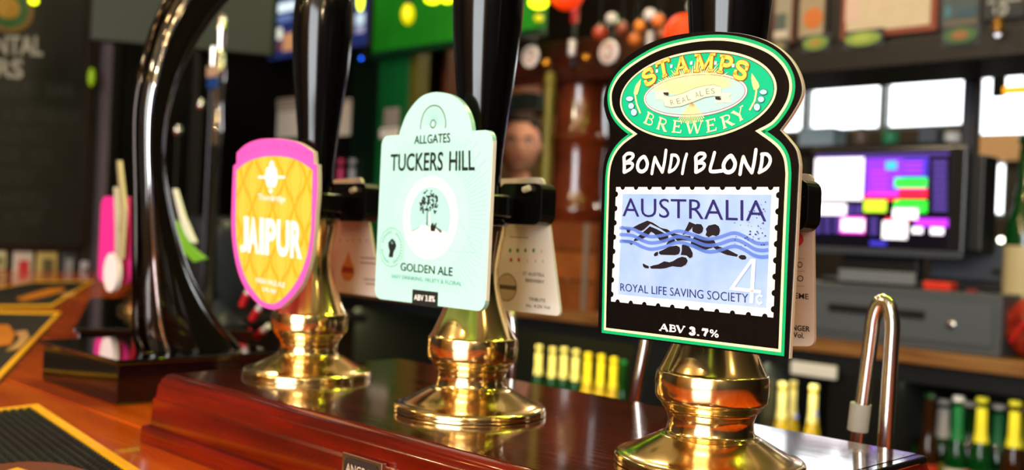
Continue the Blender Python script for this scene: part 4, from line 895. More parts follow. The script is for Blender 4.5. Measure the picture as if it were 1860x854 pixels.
# ------------------------------------------------------------------ back bar counter and its fridges
TB = 1.90; ZS = -.079
bb = thing('back_counter', 'back bar counter with pale wooden worktop edge and black fridge cabinets below', 'counter', W(-1.3, 2.15, ZF))
MB().box(-3.9, .4, TB, 2.36, ZS - .026, ZS).build('worktop', mat('pine', '9c7044', .4, color2='74441f', scale=6, stretch=(1, 12, 12)), bb, bevel=.002)
MB().box(-3.9, .4, TB + .02, 2.34, ZS - .062, ZS - .0262).build('fascia', DGREY, bb)
MB().box(-3.9, .4, 2.32, 2.34, ZF, ZS - .0622).build('back_panel', mat('fridge_back', '15181a', .4), bb)
MB().box(-3.9, .4, TB + .02, 2.32, ZF, -.43).build('base', DGREY, bb)
sx = [bar(ont(x, y, TB + .02))[0] for x, y in ((640, 650), (1150, 680), (1385, 700), (1505, 720), (1632, 740))] + [.4]
MB().box(-3.9, sx[0], TB + .02, 2.32, -.43, ZS - .0622).build('cupboard', DGREY, bb)
MB().box(sx[1], sx[2], TB + .02, 2.32, -.43, ZS - .0622).build('cupboard', DGREY, bb)
MB().box(sx[3], sx[4], TB + .02, 2.32, -.43, ZS - .0622).build('cupboard', NEARBLACK, bb)
a0, a1, z0, z1 = pxrect(1441, 660, 1524, 684, TB)
MB().box(a0, a1, TB - .012, TB - .004, z0, z1).build('fridge_handle', mat('handle_lit_white', 'f4f2fa', .3), bb, bevel=.002)  # white colour imitates light reflected off the steel handle
MB().box(a0, a0 + .01, TB - .005, TB + .02, z0, z1).build('handle_bracket', STEEL, bb)
for (x, y) in ((1446, 757), (1482, 752)):
    c = ont(x, y, TB + .015); o = MB().ball(c, .0035, 10).build('indicator_light', mat('led_blue', '3a4a8a', .3, emit='5a72c8', es=1.6), None, smooth=True); tag(o, 'tiny blue indicator light low on the small fridge, ' + ('left one' if x < 1460 else 'right one'), 'indicator light', 'blue fridge lights')
# fridge light strips
for k, (xa, xb, p, cl) in enumerate(((sx[0], sx[1], 3.0, (1, .85, .3)), (sx[2], sx[3], .5, (1, .9, .5)), (sx[4], -.35, .35, (.95, 1, .75)))):
    area('fridge_light.%d' % k, W((xa + xb) / 2, TB + .03, ZS - .066), W((xa + xb) / 2, TB + .10, -.5), xb - xa, .02, p, cl)
# bottles in the fridges
def bottle(lab, grp, c, glass, foil, label, h=.225, r=.030, cap=None, labc=None):
    o = thing('beer_bottle', lab, 'bottle', c, grp)
    q = [(.3 * r, 0), (r, 0), (r, .005), (r, .52 * h), (.95 * r, .58 * h), (.62 * r, .68 * h), (.45 * r, .76 * h), (.42 * r, .95 * h), (.48 * r, .96 * h), (.46 * r, .985 * h)]
    MB().lathe(c, q, 24).build('glass', glass, o, smooth=True)
    MB().lathe(c, [(1.015 * r, .14 * h), (1.02 * r, .15 * h), (1.02 * r, .48 * h), (1.015 * r, .49 * h)], 24).build('label', label, o, smooth=True)
    MB().lathe(c, [(.65 * r, .69 * h), (.49 * r, .77 * h), (.46 * r, .93 * h)], 24).build('foil', foil, o, smooth=True)
    MB().lathe(c, [(.5 * r, .965 * h), (.54 * r, .97 * h), (.5 * r, h), (1e-6, 1.005 * h)], 18).build('cap', cap or foil, o, smooth=True)
    return o
GG = mat('glass_green', '0f5a22', .08, trans=.6, coat=.5); GB = mat('glass_brown', '3a1c08', .08, trans=.3, coat=.5); GY = mat('glass_lager', 'e8c832', .1, trans=.3, coat=.5)
FY = mat('foil_yellow', 'fbe63a', .3); FC = mat('foil_cream', 'f4e8a0', .3); LW = mat('label_white', 'eadfda', .4); LY = mat('label_yellow', 'c9d02e', .4); LG = mat('label_green', '1c7440', .4); LR = mat('label_red', 'c33a1e', .4)  # yellow and cream foils also imitate the glow of backlit necks
ords = ['first', 'second', 'third', 'fourth', 'fifth', 'sixth', 'seventh', 'eighth', 'ninth', 'tenth']
for i, (x, y, big) in enumerate(((980, 628, 0), (1005, 632, 0), (1026, 632, 0), (1047, 636, 0), (1069, 642, 1), (1093, 645, 1), (1116, 650, 1), (1133, 655, 2))):
    P = bar(ont(x, y, TB + .10)); h = P[2] + .43
    bottle('%s bottle from the left in the lit fridge left of the black clip' % ords[i].capitalize(), 'bottles in the left back bar fridge', W(P[0], TB + .10, -.43),
           GG if big != 1 else GY, [FC, FY, GG][big], LY if big < 2 else LG, h=h, r=.0165, cap=[FC, FY, LG][big])
for i, (x, y) in enumerate(((1422, 695), (1441, 692), (1479, 700))):
    P = bar(ont(x, y, TB + .08 + .06 * (i == 1))); h = P[2] + .43
    bottle(['left', 'middle', 'right'][i].capitalize() + ' pale yellow bottle in the small fridge right of the black clip', 'bottles in the small fridge', W(P[0], TB + .08 + .06 * (i == 1), -.43), GY, FC, FC, h=h, r=.018, cap=FC)
for i, (x, y) in enumerate(((1652, 722), (1690, 715), (1742, 720), (1785, 722), (1845, 728), (1905, 735))):
    P = bar(ont(x, y, TB + .10)); h = P[2] + .43
    bottle('%s bottle from the left, front row of the bottom right fridge' % ords[i].capitalize(), 'front row of bottles in the right back bar fridge', W(P[0], TB + .10, -.43), GG if i % 3 != 1 else GB,
           [LG, GB, LG, FY, FY, FY][i], [LW, LR, LW, LR, LW, LG][i], h=h, r=.021, cap=[LW, GG, LW, FY, FY, FY][i])
for i, (x, y) in enumerate(((1672, 722), (1715, 726), (1762, 730), (1815, 735), (1875, 742))):
    P = bar(ont(x, y, TB + .20)); h = P[2] + .43
    bottle('%s bottle from the left, back row of the bottom right fridge' % ords[i].capitalize(), 'back row of bottles in the right back bar fridge', W(P[0], TB + .20, -.43), GG if i % 2 else GB,
           [GG, LW, GG, LG, LY][i], [LG, LY, LW, LG, LY][i], h=h, r=.025, cap=LW)

# ------------------------------------------------------------------ till, cash drawer, printer on the back counter
def onshelf(x0, y0, x1, y1, t, z=ZS):
    s0_, s1_, z0_, z1_ = pxrect(x0, y0, x1, y1, t); return s0_, s1_, z, z1_
a0, a1, z0, z1 = onshelf(1440, 522, 1820, 622, 1.93)
dr = thing('cash_drawer', 'grey metal cash drawer with a slot and round lock under the till screen', 'cash drawer', W((a0 + a1) / 2, 2.1, ZS))
MB().box(a0, a1, 1.93, 2.30, ZS + .0003, z1).build('case', GREY, dr, bevel=.002)
f0, f1, g0, g1 = pxrect(1455, 538, 1802, 612, 1.93)
MB().box(f0, f1, 1.927, 1.9298, g0, g1 - .004).build('drawer_front', mat('grey_front', '525864', .4), dr, bevel=.001)
q = pxrect(1505, 558, 1680, 572, 1.926); MB().box(q[0], q[1], 1.924, 1.9268, q[2], q[3]).build('slot', NEARBLACK, dr)
c = ont(1727, 590, 1.926); MB().lathe(c, [(.007, -.001), (.0075, .002), (.005, .003)], 20, ax=-NV).build('lock', STEEL, dr, smooth=True)
# till screen
ZD = z1
mo = thing('till_screen', 'black till touchscreen with purple, red and green keys standing on the cash drawer', 'till', W(-.9, 2.03, ZD), None)
a0, a1, z0, z1 = pxrect(1466, 268, 1752, 462, 1.96)
MB().box(a0, a1, 1.962, 1.985, z0, z1).build('bezel', mat('bezel', '15141a', .25), mo, bevel=.004)
MB().box(a0 + .02, a1 - .015, 1.986, 2.03, z0 + .02, z1 - .02).build('housing', mat('housing', '0f1013', .4), mo, bevel=.012)
MB().box(a1 - .012, a1 + .022, 1.99, 2.06, z0 + .012, z1 - .015).build('card_reader', mat('housing', '0f1013', .4), mo, bevel=.004)
q = pxrect(1470, 452, 1748, 464, 1.958); MB().box(q[0], q[1], 1.956, 1.9615, q[2], q[3]).build('lower_trim', mat('trim_slate', '3c4250', .3), mo, bevel=.001)
q = pxrect(1480, 277, 1726, 447, 1.96); MB().box(q[0], q[1], 1.9600, 1.9618, q[2], q[3]).build('screen_glass', mat('screen_dark', '0a0a12', .15, emit='0c0a18', es=.6), mo)
KEY = dict(w=('screen_white', 'f4f0ff', 1.5), p=('screen_purple', '7a2ee0', 1.2), b=('screen_blue', '3a32c0', .9), g=('screen_green', '2fd838', 1.3), r=('screen_red', 'f01c40', 1.2), c=('screen_cyan', '30a8f0', 1.3), m=('screen_magenta', 'e030d8', 1.2), d=('screen_violet', '4c3a9a', .5), y=('screen_lime', 'b8e030', 1.3), l=('screen_lilac', 'b030f0', 1.2))
def key(c, x0, y0, x1, y1, lay=0, nm='screen_key'):
    q = pxrect(x0, y0, x1, y1, 1.9598 - .0002 * lay); n_, col, e = KEY[c]
    MB().box(q[0], q[1], 1.9594 - .0002 * lay, 1.9599 - .0002 * lay, q[2], q[3]).build(nm, mat(n_, col, .3, emit=col, es=e), mo)
key('d', 1482, 279, 1724, 285, 0, 'title_bar'); key('w', 1480, 287, 1568, 363, 0, 'receipt_panel'); key('p', 1572, 287, 1685, 355, 0, 'menu_panel'); key('b', 1640, 287, 1685, 330, 1, 'menu_panel')
key('c', 1609, 293, 1629, 308, 2); key('g', 1625, 323, 1684, 341, 2); key('r', 1632, 343, 1684, 360, 2); key('r', 1572, 356, 1632, 364, 2); key('m', 1576, 350, 1630, 362, 1)
key('g', 1624, 364, 1684, 386, 1); key('y', 1569, 364, 1610, 385, 1); key('w', 1622, 379, 1667, 398, 2); key('w', 1478, 370, 1537, 390, 1); key('w', 1528, 398, 1570, 420, 2); key('m', 1526, 394, 1571, 424, 1)
key('w', 1603, 402, 1648, 434, 2); key('r', 1608, 397, 1655, 401, 1); key('l', 1662, 397, 1722, 412, 1); key('w', 1656, 413, 1676, 424, 1); key('w', 1690, 414, 1714, 426, 1); key('b', 1580, 438, 1610, 446, 1)
for i in range(3):
    for j in range(3): key('d', 1480 + i * 17, 393 + j * 11, 1491 + i * 17, 401 + j * 11, 1)
for j in range(3): key('d', 1580, 396 + j * 11, 1594, 404 + j * 11, 1)
for j in range(8): key('d', 1694, 291 + j * 12, 1720, 300 + j * 12, 1)
for j in range(5): key('l', 1582, 310 + j * 9, 1612, 313 + j * 9, 2)
for j in range(3): key('l', 1642, 294 + j * 9, 1676, 298 + j * 9, 2)
for j in range(2): key('d', 1540 + j * 14, 372, 1550 + j * 14, 390, 1)
mb = MB(); p0, p1, _, _ = pxrect(1500, 470, 1690, 520, 1.99); mb.box(p0, p1, 1.965, 2.10, ZD + .0003, ZD + .012).build('stand_base', NEARBLACK, mo, bevel=.003)
MB().box(p0 + .03, p1 - .03, 2.0, 2.03, ZD + .012, z0 + .04).build('stand', NEARBLACK, mo, bevel=.003)
q = pxrect(1525, 492, 1664, 514, 1.96); MB().box(q[0], q[1], 1.955, 1.964, max(q[2], ZD + .001), q[3]).build('stand_label', mat('grey_pale', '6f7480', .4), mo, bevel=.001)
# printer
a0, a1, z0, z1 = onshelf(1688, 440, 1832, 520, 2.08, ZD + .0003)
pr = thing('receipt_printer', 'dark grey receipt printer beside the till screen on the cash drawer', 'printer', W((a0 + a1) / 2, 2.15, ZD))
MB().box(a0, a1, 2.08, 2.22, z0 + .02, z1).build('case', GREY, pr, bevel=.004); MB().box(a0, a1, 2.085, 2.22, z0, z0 + .0195).build('base', DGREY, pr, bevel=.002)
MB().box(a1 - .03, a1 - .012, 2.078, 2.0799, z0 + .03, z0 + .045).build('button', NEARBLACK, pr)
q = pxrect(1682, 517, 1732, 531, 1.955)
o = MB().box(q[0], q[1], 1.94, 1.975, ZD + .0003, ZD + .016).build('red_box', mat('red_plastic', 'd8301c', .4), bevel=.003); tag(o, 'small bright red box on the cash drawer below the till screen', 'box')
o = MB().box(q[1] + .03, a1 - .005, 1.937, 1.957, ZD + .0003, ZD + .006).build('red_strip', mat('red_dark', '8a2226', .4), bevel=.001); tag(o, 'flat dark red strip on top of the cash drawer at its right end', 'strip')
# red ornament and green bottle at the right edge
c = bar(ont(1874, 600, 1.98)); o = thing('red_bag', 'crumpled red bag at the right edge beside the cash drawer', 'bag', W(c[0], 1.98, ZS))
mb = MB(); bmv = bmesh.new(); bmesh.ops.create_icosphere(bmv, subdivisions=3, radius=1)
vs = [W(c[0], 1.98, ZS) + Vector((v.co.x * .042, v.co.y * .042, .052 + v.co.z * .052)) * (1 + .18 * noise.noise(v.co * 2.5)) for v in bmv.verts]; fs = [tuple(v.index for v in f.verts) for f in bmv.faces]; bmv.free()
MB().add([Vector((v.x, v.y, max(v.z, ZS + .0003))) for v in vs], fs).build('bag_body', mat('red_bag', '7a1210', .5, color2='a83014', scale=30), o, smooth=True)
MB().tube([W(c[0] - .02, 1.94, ZS + .03), W(c[0], 1.932, ZS + .06), W(c[0] + .02, 1.94, ZS + .09)], .004, 8).build('bag_tie', mat('tie_red', 'c0201c', .4), o, smooth=True)
P = bar(ont(1852, 545, 2.06)); T = bar(ont(1848, 245, 2.06))
bottle('tall green spirit bottle with a cream label at the right edge of the back counter', None, W(P[0] + .005, 2.06, ZS + .0003), GG, GG, mat('label_cream', 'b9a883', .5), h=T[2] - ZS, r=.036)
c = ont(1818, 436, 2.10); o = MB().ball(c, .006, 12).build('desk_lamp_bulb', mat('white_glow', 'ffffe8', .3, emit='fdffe0', es=6), smooth=True); tag(o, 'small bright white light on the printer, left of the green bottle', 'light')
# shelf behind the till with a few items
a0, a1, z0, z1 = pxrect(1440, 266, 1748, 274, 2.28)
sh = thing('rear_shelf', 'narrow dark shelf behind the till screen carrying glasses', 'shelf', W((a0 + a1) / 2, 2.28, z0)); MB().box(a0, a1, 2.22, 2.34, z1 - .015, z1).build('board', NEARBLACK, sh, bevel=.001)
for x in (a0 + .02, a1 - .04): MB().box(x, x + .02, 2.32, 2.34, ZS, z1 - .015).build('upright', NEARBLACK, sh)
for nm, lab, x0, x1, y0, col, cat in (('storage_box', 'pale blue box on the shelf behind the till, left end', 1460, 1522, 234, '8fa6b4', 'box'), ('mug', 'white mug on the shelf behind the till, right end', 1712, 1742, 240, 'e4e4e0', 'mug'),
        ('storage_box', 'grey box on the shelf behind the till beside the white mug', 1677, 1706, 234, '5a6470', 'box'), ('glass_jar', 'small green jar on the shelf behind the till screen', 1600, 1628, 238, '2c8a5c', 'jar'), ('glass_jar', 'small brown jar on the shelf behind the till screen', 1548, 1574, 236, '6a5648', 'jar')):
    q = pxrect(x0, y0, x1, 270, 2.26); zz = z1 + .0003; h = q[3] - zz; c = W((q[0] + q[1]) / 2, 2.27, zz); r = (q[1] - q[0]) / 2
    o = thing(nm, lab, cat, c); m_ = mat('it' + col, col, .4)
    if nm == 'storage_box': MB().box(q[0], q[1], 2.235, 2.30, zz, zz + h * .8).build('body', m_, o, bevel=.002); MB().box(q[0] - .001, q[1] + .001, 2.234, 2.301, zz + h * .8, zz + h).build('lid', m_, o, bevel=.001)
    else:
        MB().lathe(c, [(r * .8, 0), (r, h * .15), (r, h * .85), (r * .9, h)], 20).build('body', m_, o, smooth=True)
        if nm == 'mug': MB().tube([c + SV * r + Vector((0, 0, h * .25)), c + SV * (r + .012) + Vector((0, 0, h * .5)), c + SV * r + Vector((0, 0, h * .75))], .003, 8).build('handle', m_, o, smooth=True)
        else: MB().lathe(c, [(r * .7, h), (r * .7, h * 1.15), (1e-6, h * 1.16)], 20).build('lid', NEARBLACK, o, smooth=True)
# black post and gantry
a0, a1, _, _ = pxrect(1746, 120, 1771, 470, 2.2)
po = thing('gantry_post', 'upright black post between the bright windows right of the till', 'post', W((a0 + a1) / 2, 2.2, ZS))
MB().box(a0, a1, 2.19, 2.22, ZS + .0003, .62).build('post', mat('post_grey', '26272c', .35), po, bevel=.002); MB().box(a0 + .01, a0 + .018, 2.186, 2.1898, .0, .62).build('strip', GREY, po)
GZ0 = .452
ga = thing('gantry', 'dark wooden overhead gantry above the back bar, hung with posters', 'gantry', W(-.8, 2.0, GZ0))
MB().box(-1.30, .4, 1.90, 2.12, GZ0, GZ0 + .05).build('beam', mat('beam_dark', '0b0704', .5), ga, bevel=.003); MB().box(-1.30, .4, 1.93, 1.96, GZ0 + .05, .80).build('fascia', mat('gantry_face', '150d09', .5, noise_=.3, scale=12), ga)
MB().box(-1.30, .4, 1.96, 2.12, .78, .80).build('top', DARKWOOD, ga)
for x in (-1.27, .33): MB().box(x, x + .05, 2.0, 2.05, .80, ZC).build('hanger', DARKWOOD, ga)
def poster(lab, x0, y0, x1, y1, frame, field, marks=(), t=1.92, grp='posters and frames along the gantry', fw=.006):
    a0, a1, z0, z1 = pxrect(x0, y0, x1, y1, t)
    o = thing('poster', lab, 'poster', W((a0 + a1) / 2, t, z0), grp); MB().box(a0, a1, t, t + .009, z0, z1).build('frame', mat('pf' + frame, frame, .5), o, bevel=.001)
    MB().box(a0 + fw, a1 - fw, t - .001, t - .0002, z0 + fw, z1 - fw).build('sheet', mat('ps' + field, field, .6, noise_=.08, scale=30), o)
    for k, (mx0, my0, mx1, my1, col, oval) in enumerate(marks):
        q = pxrect(mx0, my0, mx1, my1, t - .0015); mb = MB()
        mb.disc(((q[0] + q[1]) / 2, (q[2] + q[3]) / 2), (q[1] - q[0]) / 2, (q[3] - q[2]) / 2, t - .0020 - .0003 * k, 24, .0004) if oval else mb.box(q[0], q[1], t - .0020 - .0003 * k, t - .0015 - .0003 * k, q[2], q[3])
        mb.build('print', mat('pm' + col, col, .6), o)
    return o
poster('framed poster with grey and white picture next to the black handle top', 1404, -20, 1442, 80, '5c3424', '8f8a78', [(1408, 25, 1428, 55, '4a5450', 0), (1406, 56, 1430, 68, 'b9b0a4', 0)])
poster('framed poster with an orange shape left of the big pale poster', 1448, -20, 1502, 72, '2c221c', '94846a', [(1460, 14, 1494, 52, 'b8662a', 1), (1460, 55, 1494, 68, 'a0907c', 0)])
poster('large pale buff poster in a red brown frame on the gantry', 1529, -40, 1702, 64, '7c3a28', 'bfae96', [(1536, -5, 1560, 40, 'c4a89c', 0)], fw=.012)
poster('dark blue poster right of the large pale poster', 1708, -20, 1780, 48, '33363c', '3f4c50', [(1716, 10, 1728, 32, '3a6a80', 1), (1738, 14, 1772, 30, '2f4858', 0), (1716, 36, 1776, 46, '5c5248', 0)])
poster('dark poster with a pale round owl like emblem at the top right corner', 1786, -30, 1862, 34, '1e2026', '23262c', [(1794, -2, 1856, 4, '8a8a88', 0), (1804, 5, 1832, 30, '8f9290', 1), (1809, 12, 1816, 20, '33363a', 1), (1820, 12, 1827, 20, '33363a', 1)])
for x0, y0, x1, y1, c1_, c2_, lab in ((1462, 66, 1506, 92, '6d8a40', '9a7a3c', 'oval green beer badge under the orange poster'), (1538, 58, 1602, 84, '7c9440', '9aa850', 'bright oval green beer badge under the pale poster'),
        (1716, 50, 1778, 80, '3c5c38', '8a5a34', 'dull oval green beer badge under the dark blue poster'), (1406, 76, 1430, 96, '6a6448', '8a8058', 'small olive beer badge beside the black handle')):
    q = pxrect(x0, y0, x1, y1, 1.90); o = thing('beer_badge', lab, 'badge', W((q[0] + q[1]) / 2, 1.9, q[2]), 'beer badges along the gantry')
    c = ((q[0] + q[1]) / 2, (q[2] + q[3]) / 2); MB().box(q[0] - .004, q[1] + .004, 1.8975, 1.8999, q[2] - .004, q[3] + .004).build('plate', mat('badge_plate', '2c3038', .5), o)
    MB().disc(c, (q[1] - q[0]) / 2, (q[3] - q[2]) / 2, 1.893, 28, .004).build('oval', mat('bo' + c1_, c1_, .5), o); MB().disc(c, (q[1] - q[0]) / 4, (q[3] - q[2]) / 4, 1.8915, 20, .001).build('centre', mat('bc' + c2_, c2_, .5), o)
# lamps hanging at the right
for x, y0, y1, r, c_, lab in ((1812, 38, 62, .010, 'd89a30', 'small brass spot lamp under the owl emblem poster'),):
    a = ont(x, y0, 1.87); b = ont(x, y1, 1.87); o = thing('spot_lamp', lab, 'lamp', b)
    MB().tube([b + (a - b) * 3, a], .003, 8).build('stem', NEARBLACK, o); MB().lathe(b, [(r * .8, 0), (r, .006), (r * .9, .022), (r * .4, .03)], 20).build('shade', mat('lamp_gold', '7a5218', .3, .6), o, smooth=True)
    MB().ball(b, r * .55, 12).build('bulb', mat('bulb_white', 'ffffff', .3, emit='e8ecff', es=1.2), o, smooth=True)
a, b = ont(1824, 165, 2.5), ont(1900, 160, 2.5)
o = thing('tube_lamp', 'orange glowing tube lamp hanging before the right window', 'lamp', (a + b) / 2); MB().tube([a, b], .010, 14).build('tube', mat('orange_glow', 'ffb030', .3, emit='ffa828', es=1.6), o, smooth=True)
MB().tube([(a + b) / 2, (a + b) / 2 + Vector((0, 0, .5))], .003, 8).build('stem', NEARBLACK, o)
MB().box(*[v for v in (lambda q: (q[0], q[1], 2.52, 2.54, q[2], q[3]))(pxrect(1802, 120, 1822, 175, 2.52))]).build('bracket', NEARBLACK, o)
q = pxrect(1766, 243, 2000, 291, 4.16); o = MB().box(q[0], q[1], 4.15, 4.198, q[2], q[3]).build('window_blind', mat('blind_tan', 'cda67c', .6, emit='cda67c', es=0)); tag(o, 'tan roller blind below the right window', 'blind')

# ------------------------------------------------------------------ middle: tap tower with round badges, crate, lanterns
ft = thing('tap_tower', 'red brown ceramic column with a cross rail of round badged beer taps', 'beer font', W(-1.8, 2.15, ZS))
q = pxrect(1015, 150, 1091, 400, 2.15); cxs = (q[0] + q[1]) / 2; rr_ = (q[1] - q[0]) / 2; zt = bar(ont(1053, 146, 2.15))[2]; H = zt - ZS
MB().lathe(W(cxs, 2.15, ZS + .0003), smoothprof([(rr_ * 1.3, 0), (rr_ * 1.3, .02), (rr_, .04), (rr_ * .92, .2 * H), (rr_ * 1.0, .36 * H), (rr_ * 1.08, .42 * H), (rr_ * .96, .46 * H), (rr_ * .93, .60 * H), (rr_ * .98, .70 * H), (rr_ * 1.06, .73 * H), (rr_ * .95, .76 * H), (rr_ * .9, .93 * H), (rr_ * 1.0, H)]), 40).build('column', mat('ceramic_brown', '6e2c14', .15, noise_=.5, scale=12, coat=.8), ft, smooth=True)
q = pxrect(925, 120, 1275, 146, 2.08); MB().box(q[0], q[1], 2.06, 2.24, q[2], q[3]).build('cross_rail', mat('rail_brown', '38120c', .25, coat=.5), ft, bevel=.004)
q2 = pxrect(925, 66, 1275, 118, 2.10); MB().box(q2[0], q2[1], 2.10, 2.12, q2[2], q2[3]).build('rail_panel', mat('rail_red', '4a1410', .3, noise_=.4, scale=20), ft, bevel=.003)
for x, yb, top, tc_, disc in ((967, 120, 35, 'b81c30', (965, 103, 20)), (1040, 120, 14, 'b81c30', None), (1111, 118, 34, 'f0eef0', (1107, 95, 22)), (1181, 118, 27, 'f0eef0', None), (1260, 116, 12, 'f0eef0', None)):
    b_ = ont(x, yb, 2.03); t_ = ont(x, top, 2.03); h = t_.z - b_.z
    MB().lathe(b_, [(.009, 0), (.009, h * .3), (.012, h * .34), (.006, h * .5), (.008, h * .72), (.005, h * .8)], 18).build('tap_handle', NEARBLACK, ft, smooth=True)
    if tc_ == 'b81c30': MB().lathe(b_, [(.006, h * .7), (.0105, h * .74), (.0105, h * 1.1), (.004, h * 1.16)], 18).build('tap_grip', mat('grip_red', tc_, .3), ft, smooth=True)
    else: MB().ball(t_, .0155, 18).build('tap_knob', mat('knob_white', tc_, .2), ft, smooth=True)
    if disc:
        c = ont(disc[0], disc[1], 2.0); r = disc[2] * c.y / 1900
        MB().lathe(c, [(r, 0), (r * 1.02, .004), (r * .9, .008), (1e-6, .008)], 32, ax=-NV).build('badge_lens', mat('lens_rim', 'f4f0f2', .2), ft, smooth=True)
        MB().lathe(c - NV * .0083, [(r * .72, 0), (r * .72, .001), (1e-6, .0011)], 28, ax=-NV).build('badge_face', mat('lens_face', 'cfa8a4', .3), ft); MB().lathe(c - NV * .0095, [(r * .35, 0), (r * .35, .001), (1e-6, .0011)], 20, ax=-NV).build('badge_mark', mat('lens_mark', 'ece4e4', .3), ft)
    else:
        c = ont(x - 1, 88 if x < 1100 else 75, 2.0); MB().lathe(c - Vector((0, 0, .02)), [(.008, 0), (.010, .005), (.010, .035), (.008, .042)], 18).build('tap_collar', mat('collar_pale', 'd4d0d6', .25, .3), ft, smooth=True)
    c = ont(x + 25, 116 if x < 1000 else 106, 2.0)
    if x < 1100: MB().ball(c, .0125, 14).build('brass_knob', mat('gold', 'e0a030', .2, 1), ft, smooth=True)
for i, (x, y, r, lab) in enumerate(((1245, 62, 38, 'round orange paper lantern above the left shoulder of the black clip'), (1030, -10, 30, 'round orange paper lantern cut by the top edge between the handles'))):
    c = ont(x, y, 1.80); R3 = r * c.y / 1900; o = thing('paper_lantern', lab, 'lantern', c, 'orange paper lanterns')
    mb = MB(); prof_ = []
    for k in range(41):
        a = PI * k / 40; prof_.append((max(1e-6, R3 * math.sin(a) * (1 + .02 * math.cos(k * PI))), -R3 * .96 * math.cos(a)))
    mb.lathe(c, prof_, 28).build('shade', mat('lantern_orange', 'f8420c', .5, emit='ff3a08', es=.55), o, smooth=True)
    MB().tube([c + Vector((0, 0, R3)), c + Vector((0, 0, R3 + .5))], .0012, 6).build('cord', NEARBLACK, o)
for i, (x, y, r, c_, lab) in enumerate(((1162, 47, 11, 'f09028', 'left orange bauble of the cluster by the white tap knobs'), (1196, 38, 13, 'e87828', 'right orange bauble of the cluster by the white tap knobs'), (1153, 72, 13, 'c86a20', 'lowest orange bauble of the cluster by the white tap knobs'),
        (1130, 52, 12, '8a4028', 'dull red bauble between the two white tap knobs'), (1090, 60, 14, 'a83a18', 'dark orange bauble left of the white tap knob'), (1203, 62, 9, 'a0603c', 'small brown bauble under the right orange one'))):
    c = ont(x, y, 1.93); o = thing('bauble', lab, 'bauble', c, 'baubles hanging among the taps'); MB().ball(c, r * c.y / 1900, 16).build('ball', mat('ba' + c_, c_, .25, coat=.5), o, smooth=True); MB().lathe(c + Vector((0, 0, r * c.y / 1900 * .95)), [(.003, 0), (.003, .005), (1e-6, .006)], 10).build('cap', STEEL, o); MB().tube([c + Vector((0, 0, .02)), c + Vector((0, 0, .6))], .0008, 5).build('thread', NEARBLACK, o)
q = onshelf(1002, 402, 1090, 552, 1.97)
cr_ = thing('wooden_crate', 'orange brown wooden crate on the back counter under the brown column', 'crate', W((q[0] + q[1]) / 2, 1.99, ZS)); hh_ = (q[3] - ZS) / 3
for k in range(3): MB().box(q[0], q[1], 1.95, 1.96, ZS + .0005 + k * hh_, ZS + (k + 1) * hh_ - .004).build('slat', mat('crate_wood%d' % k, ['8a4a1c', '9a5420', '7c3e16'][k], .5, noise_=.3, scale=20), cr_, bevel=.001)
MB().box(q[0], q[0] + .01, 1.961, 2.0, ZS + .0005, q[3] - .004).build('end_board', BROWN, cr_); MB().box(q[1] - .01, q[1], 1.961, 2.0, ZS + .0005, q[3] - .004).build('end_board', BROWN, cr_)
MB().box(q[1] - .035, q[1] - .02, 1.945, 1.9498, ZS + .0005, q[3] - .005).build('metal_strip', mat('strip_grey', '9a8c80', .3, .4), cr_)

# ------------------------------------------------------------------ left middle: green pillar, cabinet, dark backing, notices, screen
MB_ = lambda: MB()
q = pxrect(692, -60, 744, 600, 1.98); pi_ = thing('green_pillar', 'dark green painted pillar left of the mint clip', 'pillar', W((q[0] + q[1]) / 2, 1.98, ZF))
MB().box(q[0], q[1], 1.96, 2.0, ZS + .0003, ZC - .001).build('shaft', GREENP, pi_, bevel=.003)
q = pxrect(744, 60, 762, 600, 2.0); MB().box(q[0], q[1], 1.97, 2.02, ZS + .0003, ZC - .001).build('olive_edge', mat('olive', '4c4a10', .4), pi_, bevel=.002)
q = pxrect(640, -60, 690, 600, 2.02); MB().box(q[0], q[1], 2.01, 2.04, ZS + .0003, ZC - .001).build('side_panel', mat('green_dark', '04180e', .4), pi_)
q = pxrect(700, -200, 1012, 80, 1.99)
gb = thing('green_canopy', 'bright green painted canopy board along the top between the handles', 'canopy', W((q[0] + q[1]) / 2, 1.99, q[2])); MB().box(q[0] + .02, q[1], 1.94, 1.959, q[2], q[3]).build('board', mat('green_bright', '1c8a1e', .4, noise_=.3, scale=5), gb)
MB().box(q[0] + .02, q[1], 1.93, 1.965, q[2] - .02, q[2] - .0003).build('lower_moulding', mat('green_deep', '06301c', .35), gb, bevel=.003)
q = pxrect(762, 95, 868, 600, 2.25)
cb_ = thing('back_cabinet', 'open dark cabinet with warm orange wood inside, behind the top of the mint clip', 'cabinet', W((q[0] + q[1]) / 2, 2.25, ZS)); MB().box(q[0], q[1], 2.30, 2.32, ZS + .0003, q[3]).build('back_board', mat('cab_orange', 'a85a1c', .5, noise_=.4, scale=4), cb_)
MB().box(q[0] - .01, q[0] + .02, 2.1, 2.3, ZS + .0003, q[3]).build('side', mat('olive2', '5c4a12', .5), cb_); MB().box(q[1] - .02, q[1], 2.1, 2.3, ZS + .0003, q[3]).build('side', BROWN, cb_); MB().box(q[0], q[1], 2.1, 2.32, q[3], q[3] + .02).build('top', NEARBLACK, cb_)
for k in range(2):
    z = ZS + .16 + k * .2; MB().box(q[0] + .02, q[1] - .02, 2.14, 2.3, z, z + .012).build('shelf', DARKWOOD, cb_)
c = W(*[bar(ont(790, 200, 2.2))[0], 2.22, ZS + .372 + .0005]); o = thing('dark_bottle', 'dark rounded decanter on the cabinet shelf above the mint clip', 'bottle', c)
